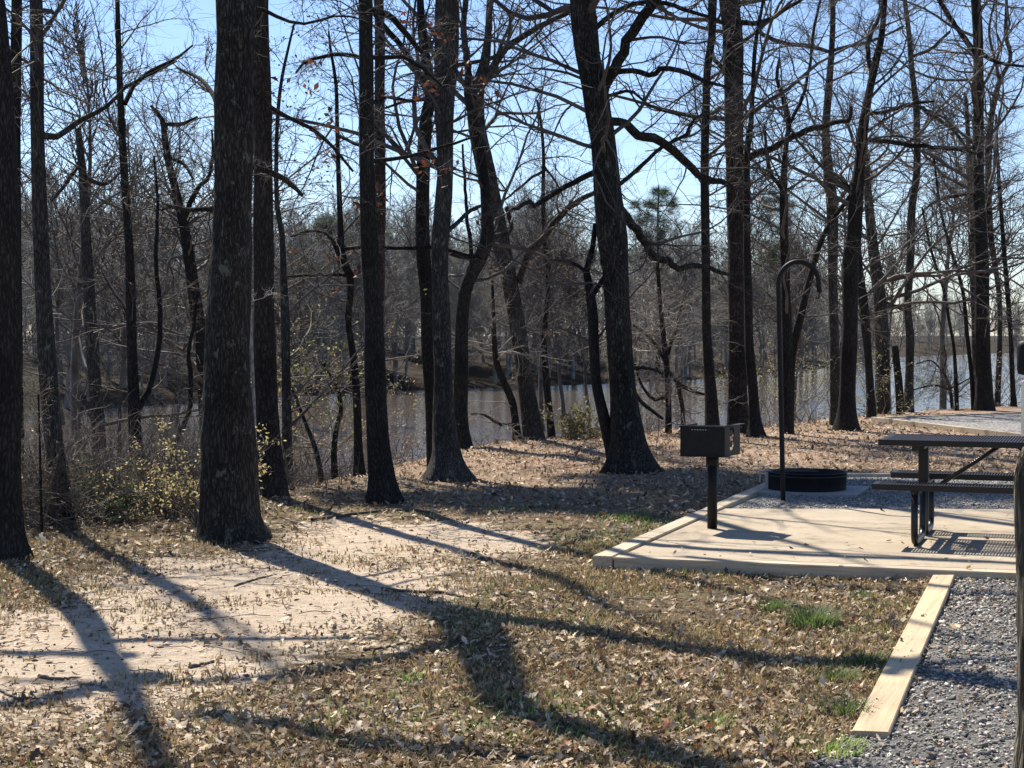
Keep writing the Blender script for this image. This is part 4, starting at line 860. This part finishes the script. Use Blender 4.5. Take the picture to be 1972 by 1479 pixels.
# individual trees nearest the far shore (countable), the rest one mass
pts.sort(key=lambda p: p[1] - np.interp(p[0], fx_, fy_))
indiv = [p for p in pts if abs(p[0] / p[1]) < .31][:70]; ids = set(id(p) for p in indiv); rest = [p for p in pts if id(p) not in ids]
for (x, y, sc, rz, i) in indiv:
    o = bpy.data.objects.new('far_bank_tree', PROTO[i]); COL.objects.link(o); o.location = (x, y, h1(x, y) - .15); o.scale = (sc,) * 3; o.rotation_euler = (0, 0, rz)
    tag(o, 'slender bare tree at the edge of the wood across the water', 'tree', 'bare trees at the far water edge')
MIDP = [far_proto(200 + i, 9.5 + 1.2 * i, .7, mat='twig', klo=11) for i in range(4)]
gm = np.random.default_rng(5); nm = 0
for px in list(gm.uniform(-60, 720, 12)) + list(gm.uniform(720, 1560, 6)) + list(gm.uniform(1600, 2000, 4)):
    a = (px - CX) / FPX; d = gm.uniform(30, 62); x = a * d
    if d - np.interp(x, cx_, cy_) < 3.5 or d > np.interp(x, fx_, fy_) - 2: continue
    o = bpy.data.objects.new('flooded_tree', MIDP[nm % 4].copy() if False else MIDP[nm % 4]); COL.objects.link(o); z = max(h1(x, d), WATER - .9)
    o.location = (x, d, z - .1); sc = gm.uniform(.55, .9); o.scale = (sc, sc, sc); o.rotation_euler = (0, 0, gm.uniform(0, 6.28)); nm += 1
    tag(o, 'slender bare tree standing in or beside the flooded water beyond the bank', 'tree', 'slender trees in the flooded margin')
print('mid trees', nm)
# far wood as one mass: instances on points
pm = bpy.data.meshes.new('far_woods'); pv = [(x, y, h1(x, y) - .2) for (x, y, *_r) in rest]; pm.from_pydata(pv, [], [])
at = pm.attributes.new('sc', 'FLOAT', 'POINT'); at.data.foreach_set('value', [p[2] for p in rest])
at = pm.attributes.new('rz', 'FLOAT', 'POINT'); at.data.foreach_set('value', [p[3] for p in rest])
at = pm.attributes.new('pi', 'INT', 'POINT'); at.data.foreach_set('value', [p[4] for p in rest])
fw = bpy.data.objects.new('far_woods', pm); COL.objects.link(fw); tag(fw, 'grey mass of bare woodland on the far shore', 'woods', kind='stuff')
ng = bpy.data.node_groups.new('far_woods_nodes', 'GeometryNodeTree')
ng.interface.new_socket('Geometry', in_out='INPUT', socket_type='NodeSocketGeometry'); ng.interface.new_socket('Geometry', in_out='OUTPUT', socket_type='NodeSocketGeometry')
gi = ng.nodes.new('NodeGroupInput'); go = ng.nodes.new('NodeGroupOutput'); join = ng.nodes.new('GeometryNodeJoinGeometry')
def attrn(nm, ty):
    a = ng.nodes.new('GeometryNodeInputNamedAttribute'); a.data_type = ty; a.inputs['Name'].default_value = nm; return a.outputs['Attribute']
sc_ = attrn('sc', 'FLOAT'); rz_ = attrn('rz', 'FLOAT'); pi_ = attrn('pi', 'INT'); cmb = ng.nodes.new('ShaderNodeCombineXYZ'); ng.links.new(rz_, cmb.inputs['Z'])
for i, me in enumerate(PROTO):
    po = bpy.data.objects.new('far_wood_source', me); oi = ng.nodes.new('GeometryNodeObjectInfo'); oi.inputs['Object'].default_value = po; oi.inputs['As Instance'].default_value = True
    iop = ng.nodes.new('GeometryNodeInstanceOnPoints'); cmp_ = ng.nodes.new('FunctionNodeCompare'); cmp_.data_type = 'INT'; cmp_.operation = 'EQUAL'
    ng.links.new(pi_, cmp_.inputs[2]); cmp_.inputs[3].default_value = i
    ng.links.new(gi.outputs[0], iop.inputs['Points']); ng.links.new(cmp_.outputs[0], iop.inputs['Selection']); ng.links.new(oi.outputs['Geometry'], iop.inputs['Instance'])
    ng.links.new(cmb.outputs[0], iop.inputs['Rotation']); ng.links.new(sc_, iop.inputs['Scale']); ng.links.new(iop.outputs[0], join.inputs[0])
ng.links.new(join.outputs[0], go.inputs[0]); md = fw.modifiers.new('instances', 'NODES'); md.node_group = ng

# ---------------------------------------------------------------- shrubs and thicket
def shrub(px, py, d, h, w, nst, label, mat='twig_brush', leaves=0, lcol=(.2, .2, .08), lsize=.02, name='shrub', up=.05, tall=.9, group=None):
    base = p2w(px, py, d); x, y = base[0], base[1]; zg = h1(x, y); seed = sum(ord(c) for c in label); g = np.random.default_rng(seed)
    t = empty(name, (x, y, zg), label, 'shrub', group)
    st = np.stack([x + g.normal(0, w * .13, nst), y + g.normal(0, w * .13, nst), np.full(nst, zg - .03)], 1)
    a = g.uniform(0, 6.28, nst); D = np.stack([np.cos(a) * w / h * .9, np.sin(a) * w / h * .9, np.full(nst, 1.0)], 1) + g.normal(0, .3, (nst, 3))
    ln = h * g.uniform(.6, 1.1, nst); P1, R1 = grow(st, D, ln, np.full(nst, .009) * g.uniform(.6, 1.3, nst), 10, .24, up * .4, g); s, D2, r, tt = spawn(P1, R1, 6, g, .25, 1, (25, 65))
    P2, R2 = grow(s, D2, ln.repeat(6) * .35, np.full(len(s), .0042), 6, .18, .03, g); s, D3, r, tt = spawn(P2, R2, 4, g, .2, 1, (25, 65)); P3, R3 = grow(s, D3, ln.repeat(24) * .14, np.full(len(s), .0026), 4, .18, .03, g)
    Vs = []; Fs = []; o = 0
    for P, R, n in ((P1, R1, 5), (P2, R2, 3), (P3, R3, 3)):
        V, F = batch_tubes(P, R, n); Vs.append(V); Fs.append(F + o); o += len(V)
    mesh_obj('stems', np.concatenate(Vs), np.concatenate(Fs), M[mat], t, True)
    if leaves:
        i = g.choice(len(P3), leaves); C = P3[i, g.integers(1, 4, leaves)] + g.normal(0, .02, (leaves, 3)); add_leaves('leaves', C, lsize, lcol, t, g)
    return t
shrub(388, 1012, 13.9, 1.0, .14, 12, 'yellow-leaved shrub hugging the left side of the biggest oak', leaves=1500, lcol=(.60, .49, .22), lsize=.015)
shrub(330, 1000, 14.8, .5, .3, 24, 'straw-coloured dry shrub left of the biggest oak', leaves=300, lcol=(.42, .33, .17), lsize=.016)
shrub(215, 1015, 14.6, .55, .25, 22, 'soft green young evergreen shrub in the left thicket', leaves=2600, lcol=(.09, .15, .07), lsize=.016)
shrub(1115, 852, 26.4, .66, .85, 46, 'rounded leafy bush on the bank left of the gnarled centre oak', leaves=1100, lcol=(.20, .18, .09), lsize=.035)
shrub(600, 900, 22, 2.2, 1.2, 24, 'tall shrub with pale orange buds right of the pine trunk', leaves=1700, lcol=(.38, .30, .16), lsize=.018)
shrub(1545, 840, 31, 1.6, 1.6, 20, 'greenish budding shrub right of the lantern pole', leaves=900, lcol=(.34, .34, .16), lsize=.02)
shrub(1690, 820, 34, 1.7, 1.3, 18, 'yellow-green budding shrub at the near corner of the gravel pad', leaves=900, lcol=(.38, .36, .15), lsize=.022)
shrub(1470, 838, 29.5, 1.5, 1.3, 18, 'twiggy shrub left of the lantern pole', leaves=500, lcol=(.33, .33, .14), lsize=.022)
shrub(760, 860, 25, .9, 1.1, 30, 'low grey twiggy shrub at the water right of the straight dark trunk')
shrub(1235, 845, 28, .9, 1.0, 26, 'low twiggy shrub right of the gnarled centre oak')
shrub(905, 845, 27.5, .6, .9, 22, 'low twiggy shrub under the curved dark trunk')
shrub(60, 1050, 14.0, 1.0, .9, 30, 'dense brown twiggy shrub at the left edge', leaves=120, lcol=(.26, .19, .12), lsize=.017)
shrub(160, 1035, 14.2, .9, .8, 30, 'brown twiggy shrub with reddish dead leaves in the left thicket', leaves=260, lcol=(.26, .14, .085), lsize=.016)
shrub(1935, 800, 38, 1.6, 2.0, 30, 'pale twiggy shrub beyond the pad at the right edge', leaves=300, lcol=(.40, .30, .22), lsize=.022)
shrub(540, 955, 17.8, .75, .8, 24, 'low weedy shrub at the foot of the reddish pine')

def thicket():
    g = np.random.default_rng(31); N = 3000; px = np.concatenate([g.uniform(-60, 430, 2100), g.uniform(430, 700, 260), g.uniform(700, 1990, 350)])
    st = []; 
    for p in px:
        a = (p - CX) / FPX
        # just beyond the crest in this direction
        d0 = 11
        for d in np.arange(11, 44, .5):
            if d > np.interp(a * d, cx_, cy_): d0 = d; break
        d = d0 + (g.uniform(-.3, 9) if p < 700 else g.uniform(.6, 5)); x, y = a * d, d; z = h1(x, y)
        if z < WATER - .3: z = WATER - .3
        st.append([x, y, z])
    st = np.array(st); keep = ~inpoly(st[:, 0], st[:, 1], PADP); st = st[keep]; N = len(st)
    ln = g.uniform(.25, 1.0, N) * np.interp(px[keep], [-60, 420, 480, 700, 720], [1.3, 1.15, .55, .35, .2])
    D = np.stack([g.normal(0, .28, N), g.normal(0, .28, N), np.ones(N)], 1)
    P1, R1 = grow(st, D, ln, g.uniform(.003, .007, N), 8, .13, .03, g); s, D2, r, tt = spawn(P1, R1, 5, g, .2, 1, (20, 60)); P2, R2 = grow(s, D2, ln.repeat(5) * .32, np.full(len(s), .0026), 5, .2, .02, g)
    V1, F1 = batch_tubes(P1, R1, 4); V2, F2 = batch_tubes(P2, R2, 3)
    o = mesh_obj('undergrowth', np.concatenate([V1, V2]), np.concatenate([F1, F2 + len(V1)]), M['twig_brush'], None, True); tag(o, 'tangle of thin brown stems along the bank edge', 'undergrowth', kind='stuff')
thicket()

# ---------------------------------------------------------------- leaf litter, grass, stones, sticks
def blocked(X, Y): return inpoly(X, Y, SLABP) | inpoly(X, Y, PADP) | inpoly(X, Y, GRAV)
def scatter(n, y0, y1, g, pw=1.0, margin=.35):
    Y = (g.uniform(y0 ** pw, y1 ** pw, n)) ** (1 / pw); X = g.uniform(-1, 1, n) * (Y * .318 + margin); return X, Y
LCOL = np.array([[.46, .345, .215], [.34, .235, .135], [.66, .54, .39], [.22, .145, .08], [.13, .088, .052], [.28, .115, .055], [.56, .45, .32], [.07, .052, .036]])
def leaf_litter(name, n, y0, y1, seed, size, up, label, dens):
    g = np.random.default_rng(seed); X, Y = scatter(n, y0, y1, g, 1.6)
    p = dens(X, Y); k = (g.random(n) < p) & ~blocked(X, Y); 
    k |= (g.random(n) < .035) & inpoly(X, Y, GRAV); k |= (g.random(n) < .006) & inpoly(X, Y, SLABP) & (Y < 15)
    X, Y = X[k], Y[k]; n = len(X); Z = np.where(inpoly(X, Y, SLABP), -.004, hz(X, Y))
    k = Z > WATER + .1; X, Y, Z = X[k], Y[k], Z[k]; n = len(X)
    s = size * np.clip(np.exp(g.normal(-.1, .35, n)), .3, 1.7); th = g.uniform(0, 6.28, n)
    # oak-like outline: 9 stations, lobed, with a folded midrib and a curl
    st = np.array([-1, -.62, -.38, -.1, .12, .42, .62, 1.0]); wd = np.array([.04, .30, .20, .52, .30, .50, .26, .03])
    K = len(st); m = g.uniform(-.5, .8, n) * g.choice([.5, 1.3], n); fold = g.uniform(-.3, .7, n); tilt = g.normal(0, up, (n, 2))
    u = np.repeat(st[None], n, 0); L = np.zeros((n, K, 3, 3)); jit = g.uniform(.7, 1.3, (n, K))
    for j, sg in enumerate((-1, 0, 1)):
        w = wd[None] * sg * jit; curl = m[:, None] * u * u * .45
        L[:, :, j, 0] = u; L[:, :, j, 1] = w; L[:, :, j, 2] = curl + np.abs(w) * fold[:, None] * .9
    L *= (s / 2)[:, None, None, None]
    # tilt and spin
    tx, ty = tilt[:, 0][:, None, None], tilt[:, 1][:, None, None]; x, y, z = L[..., 0], L[..., 1], L[..., 2]
    y, z = y * np.cos(tx) - z * np.sin(tx), y * np.sin(tx) + z * np.cos(tx); x, z = x * np.cos(ty) + z * np.sin(ty), -x * np.sin(ty) + z * np.cos(ty)
    c, sn = np.cos(th)[:, None, None], np.sin(th)[:, None, None]; x, y = x * c - y * sn, x * sn + y * c
    z = z - z.min(axis=(1, 2), keepdims=True) + g.uniform(.001, .018, n)[:, None, None] - .003
    V = np.stack([x + X[:, None, None], y + Y[:, None, None], z + Z[:, None, None]], -1).reshape(-1, 3)
    b = (np.arange(n) * K * 3)[:, None, None] + (np.arange(K - 1) * 3)[None, :, None] + np.array([0, 1])[None, None]
    F = np.stack([b, b + 1, b + 4, b + 3], -1).reshape(-1, 4)
    ci = g.choice(len(LCOL), n, p=[.17, .22, .07, .17, .17, .03, .06, .11]); col = LCOL[ci] * g.uniform(.75, 1.2, (n, 1)); col = np.repeat(col, K * 3, 0)
    o = mesh_obj(name, V, F, M['leaf'], None, False, cols=np.clip(col, 0, 1)); tag(o, label, 'leaves', kind='stuff'); print(name, n)
def dens_near(X, Y):
    s = sandf(X, Y); b = np.clip((fbm(X, Y, 1.1, 41) - .22) * 1.25, .1, .95); nb = np.clip((8.6 - Y) / 1.5, 0, 1) * .3
    return np.clip((1 - s) ** 1.3 * (b + nb) * .9 + .012 + .07 * (fbm(X, Y, 1.6, 47) > .56), 0, 1)
leaf_litter('leaf_litter', 92000, 5.6, 12.5, 3, .041, .42, 'dead oak leaves scattered over the near ground', dens_near)
leaf_litter('leaf_litter', 70000, 12.5, 34, 4, .055, .42, 'dead leaves covering the bank beyond the sand', lambda X, Y: np.clip((1 - sandf(X, Y)) * (.35 + .65 * fbm(X, Y, .5, 44)), .01, 1))

def grass(name, n, y0, y1, seed, h, label, cols, dens, w=.003):
    g = np.random.default_rng(seed); X, Y = scatter(n, y0, y1, g, 1.5); p = dens(X, Y); k = (g.random(n) < p) & ~blocked(X, Y); X, Y = X[k], Y[k]; n = len(X); Z = hz(X, Y)
    hh = h * g.uniform(.35, 1.4, n); a = g.uniform(0, 6.28, n); ln = g.uniform(.1, .9, n) * hh; w = w * (1 + Y / 14)
    dx, dy = np.cos(a), np.sin(a); wx, wy = -dy * w, dx * w
    def row(t, ww): 
        return np.stack([X + dx * ln * t * t + wx * ww, Y + dy * ln * t * t + wy * ww, Z - .006 + hh * (t - .12 * t * t)], 1)
    V = np.stack([row(0, -1), row(0, 1), row(.5, -.75), row(.5, .75), row(1, 0)], 1).reshape(-1, 3); i = np.arange(n)[:, None] * 5
    F = [np.concatenate([i, i + 1, i + 3, i + 2], 1), np.concatenate([i + 2, i + 3, i + 4], 1)]
    cols = np.array(cols); c = cols[g.integers(0, len(cols), n)] * g.uniform(.7, 1.25, (n, 1)); o = mesh_obj(name, V, F, M['blade'], None, False, cols=np.repeat(c, 5, 0)); tag(o, label, 'grass', kind='stuff'); print(name, n)
grass('dry_grass', 240000, 5.6, 13, 5, .038, 'short tan dead grass among the leaves', [(.40, .28, .14), (.33, .23, .12), (.50, .38, .21), (.22, .15, .08), (.20, .20, .08)], lambda X, Y: np.clip((1 - sandf(X, Y)) ** 2 + .25 * (fbm(X, Y, 2.3, 58) > .60), 0, 1) * np.clip((fbm(X, Y, 1.3, 51) - .25) * 2, .05, 1))
grass('dry_grass', 26000, 12.5, 26, 6, .05, 'short tan dead grass on the bank', [(.42, .31, .18), (.50, .39, .25), (.28, .2, .11)], lambda X, Y: (1 - sandf(X, Y)) * np.clip((fbm(X, Y, .7, 52) - .3) * 2, .05, 1))
grass('green_grass', 90000, 5.6, 20, 7, .048, 'sparse fresh green grass between the leaves', [(.15, .22, .06), (.22, .29, .08), (.12, .17, .05)], lambda X, Y: (1 - sandf(X, Y)) ** 2 * np.clip((fbm(X, Y, .85, 53) - .47) * 6, 0, 1) * np.clip((X + 2.6) / 2, .1, 1) * (Y < 16))

def tuft(px, py, r, h, n, label, col=(.12, .17, .055)):
    g = np.random.default_rng(sum(ord(c) for c in label)); c = p2z(px, py, -.1); a = g.uniform(0, 6.28, n); rr = r * 1.35 * g.random(n) ** .8; X = c[0] + np.cos(a) * rr; Y = c[1] + np.sin(a) * rr; Z = hz(X, Y)
    hh = h * g.uniform(.5, 1.2, n); ln = hh * g.uniform(.2, .9, n); b = a + g.normal(0, .5, n); dx, dy = np.cos(b), np.sin(b); w = .0035
    def row(t, ww): return np.stack([X + dx * ln * t * t - dy * w * ww, Y + dy * ln * t * t + dx * w * ww, Z - .006 + hh * (t - .2 * t * t)], 1)
    V = np.stack([row(0, -1), row(0, 1), row(.5, -.8), row(.5, .8), row(1, 0)], 1).reshape(-1, 3); i = np.arange(n)[:, None] * 5
    cc = np.array(col)[None] * g.uniform(.6, 1.5, (n, 1)) * g.uniform(.9, 1.1, (n, 3)); o = mesh_obj('grass_tuft', V, [np.concatenate([i, i + 1, i + 3, i + 2], 1), np.concatenate([i + 2, i + 3, i + 4], 1)], M['blade'], None, False, cols=np.repeat(cc, 5, 0))
    tag(o, label, 'grass tuft', 'green grass tufts in the leaf litter')
tuft(1567, 1212, .11, .13, 520, 'largest bright green grass tuft in the leaves left of the plank')
tuft(1490, 1178, .08, .08, 260, 'smaller green tuft just left of the largest grass tuft')
tuft(1655, 1152, .07, .06, 140, 'faint green tuft below the front timber near the plank')
tuft(1668, 1290, .09, .07, 260, 'green tuft beside the middle of the plank')
tuft(1612, 1318, .08, .07, 220, 'green tuft in shadow left of the plank middle')
tuft(1628, 1385, .09, .08, 260, 'green tuft at the near end of the plank')
tuft(1600, 1455, .12, .05, 320, 'low yellow-green tuft in front of the plank near end', (.24, .32, .09))
tuft(1200, 1000, .22, .07, 500, 'green patch on the bank left of the slab edge timber', (.13, .17, .06))
tuft(1375, 1405, .07, .05, 160, 'small green tuft at the bottom, left of the plank', (.24, .32, .09))
tuft(790, 1310, .05, .05, 90, 'tiny green sprout in leaves at the bottom left of centre', (.24, .34, .09))

def rocks(name, n, poly, box, seed, size, label, zoff, tint, ztop=None):
    g = np.random.default_rng(seed); X = g.uniform(box[0], box[1], n); Y = g.uniform(box[2] ** 1.5, box[3] ** 1.5, n) ** (1 / 1.5); k = inpoly(X, Y, poly) & (np.abs(X) < Y * .325 + .3); X, Y = X[k], Y[k]; n = len(X)
    Z = hz(X, Y) if ztop is None else np.full(n, ztop)
    base = np.array([[1, 1, 1], [1, 1, -1], [1, -1, 1], [1, -1, -1], [-1, 1, 1], [-1, 1, -1], [-1, -1, 1], [-1, -1, -1]], float) * .58
    q = base[None] * g.uniform(.45, 1.3, (n, 8, 1)) * g.uniform(.7, 1.3, (n, 1, 3)) + g.normal(0, .13, (n, 8, 3)); q[:, :, 2] *= .62
    a = g.uniform(0, 6.28, n)[:, None]; tl = g.normal(0, .45, n)[:, None]; x, y, z = q[..., 0], q[..., 1], q[..., 2]; y, z = y * np.cos(tl) - z * np.sin(tl), y * np.sin(tl) + z * np.cos(tl); x, y = x * np.cos(a) - y * np.sin(a), x * np.sin(a) + y * np.cos(a)
    s = (size * np.exp(g.normal(0, .38, n)) * .5)[:, None]
    V = np.stack([x * s + X[:, None], y * s + Y[:, None], z * s + (Z + g.uniform(-.004, .012, n) + zoff)[:, None]], -1).reshape(-1, 3)
    fq = np.array([[0, 2, 3, 1], [4, 5, 7, 6], [0, 1, 5, 4], [2, 6, 7, 3], [0, 4, 6, 2], [1, 3, 7, 5]]); F = (np.arange(n) * 8)[:, None, None] + fq[None]; F = F.reshape(-1, 4)
    c = (np.clip(np.where(g.random(n) < .12, .44, g.normal(.235, .09, n)), .04, .6)[:, None] * np.array(tint)[None]) * g.uniform(.94, 1.06, (n, 3)); o = mesh_obj(name, V, F, M['stone'], None, False, cols=np.repeat(c, 8, 0)); tag(o, label, 'gravel', kind='stuff'); print(name, n)
rocks('gravel', 46000, GRAV, (.7, 4.2, 5.0, 11.4), 61, .017, 'grey crushed stone right of the plank', .0, (1.14, 1.03, .90))
rocks('gravel', 38000, [tuple(gL), tuple(gR), (9.3, 18.0), (3.3, 18.1)], (1.9, 6.4, 14.7, 18.2), 62, .013, 'small grey stones round the fire ring', .0, (1.1, 1.02, .92), -.03)

# small debris on the sand (cones, bark chips, acorn caps)
def debris():
    g = np.random.default_rng(71); n = 9000; X, Y = scatter(n, 6, 16, g, 1.4); k = soft(X, Y, SANDP, .5) > .15; X, Y = X[k], Y[k]; n = len(X); Z = hz(X, Y)
    base = np.array([[1, 0, 0], [0, 1, 0], [-1, 0, 0], [0, -1, 0], [0, 0, 1], [0, 0, -1]], float); q = base[None] * g.uniform(.4, 1.4, (n, 6, 1)) * np.stack([g.uniform(.8, 2.6, n), np.ones(n), g.uniform(.4, .9, n)], 1)[:, None]
    a = g.uniform(0, 6.28, n)[:, None]; x = q[..., 0] * np.cos(a) - q[..., 1] * np.sin(a); y = q[..., 0] * np.sin(a) + q[..., 1] * np.cos(a); s = (np.exp(g.normal(-5.4, .5, n)))[:, None]
    V = np.stack([x * s + X[:, None], y * s + Y[:, None], q[..., 2] * s + Z[:, None] + .004], -1).reshape(-1, 3); f = np.array([[0, 1, 4], [1, 2, 4], [2, 3, 4], [3, 0, 4], [1, 0, 5], [2, 1, 5], [3, 2, 5], [0, 3, 5]]); F = ((np.arange(n) * 6)[:, None, None] + f[None]).reshape(-1, 3)
    c = np.array([.16, .11, .075])[None] * g.uniform(.4, 1.9, (n, 1)); o = mesh_obj('debris', V, F, M['stone'], None, cols=np.repeat(c, 6, 0)); tag(o, 'small bark chips and acorn caps on the sand', 'debris', kind='stuff')
    # fine fallen twigs
    n = 1500; X, Y = scatter(n, 6, 18, g, 1.3); k = ~blocked(X, Y); X, Y = X[k], Y[k]; n = len(X); st = np.stack([X, Y, hz(X, Y) + .008], 1); a = g.uniform(0, 6.28, n); D = np.stack([np.cos(a), np.sin(a), np.zeros(n)], 1)
    ln = .04 + .3 * g.random(n) ** 2.5; P = np.zeros((n, 5, 3)); P[:, 0] = st
    for k in range(1, 5):
        a = a + g.normal(0, .25, n); P[:, k, :2] = P[:, k - 1, :2] + np.stack([np.cos(a), np.sin(a)], 1) * (ln / 4)[:, None]; P[:, k, 2] = hz(P[:, k, 0], P[:, k, 1]) + .006 + g.uniform(0, .012, n)
    V, F = batch_tubes(P, np.repeat(g.uniform(.001, .0032, n)[:, None], 5, 1), 4); o = mesh_obj('fallen_twigs', V, F, M['twig_brush'], None, True); tag(o, 'thin fallen twigs strewn on the ground', 'twigs', kind='stuff')
debris()
def stick(pts, r, label, mat='twig'):
    Q = []
    for (x, y) in pts: a = p2z(x, y, -.09); Q.append([a[0], a[1], h1(a[0], a[1]) + r * .8, r])
    q = smooth_path(np.array(Q), 16); g = np.random.default_rng(len(label)); q[:, :3] += g.normal(0, r * .25, (16, 3)); V, F = sweep(q[:, :3], q[:, 3] * np.linspace(1, .55, 16), 7)
    o = mesh_obj('fallen_stick', V, F, M[mat], None, True); tag(o, label, 'stick', 'fallen sticks on the ground')
stick([(735, 1138), (800, 1142), (850, 1143), (893, 1150)], .013, 'dark stick in the big oak shadow, left of the slab corner')
stick([(700, 1256), (740, 1250), (790, 1240)], .008, 'thin stick at the lower edge of the sand, near the centre')
stick([(75, 1306), (110, 1310), (146, 1306)], .010, 'short stick on the sand near the left edge')
stick([(365, 1286), (390, 1282), (412, 1276)], .010, 'short dark stick on the sand beside the second shadow')
stick([(0, 1330), (35, 1345), (60, 1348)], .008, 'grey stick entering from the left edge')
stick([(600, 1002), (700, 990), (780, 985), (850, 990)], .016, 'long dark stick across the shaded edge of the sand')
stick([(50, 1098), (80, 1085), (110, 1078)], .014, 'stick lying at the foot of the left thicket')
stick([(452, 1130), (490, 1118), (530, 1108)], .008, 'thin stick left of the big oak shadow')
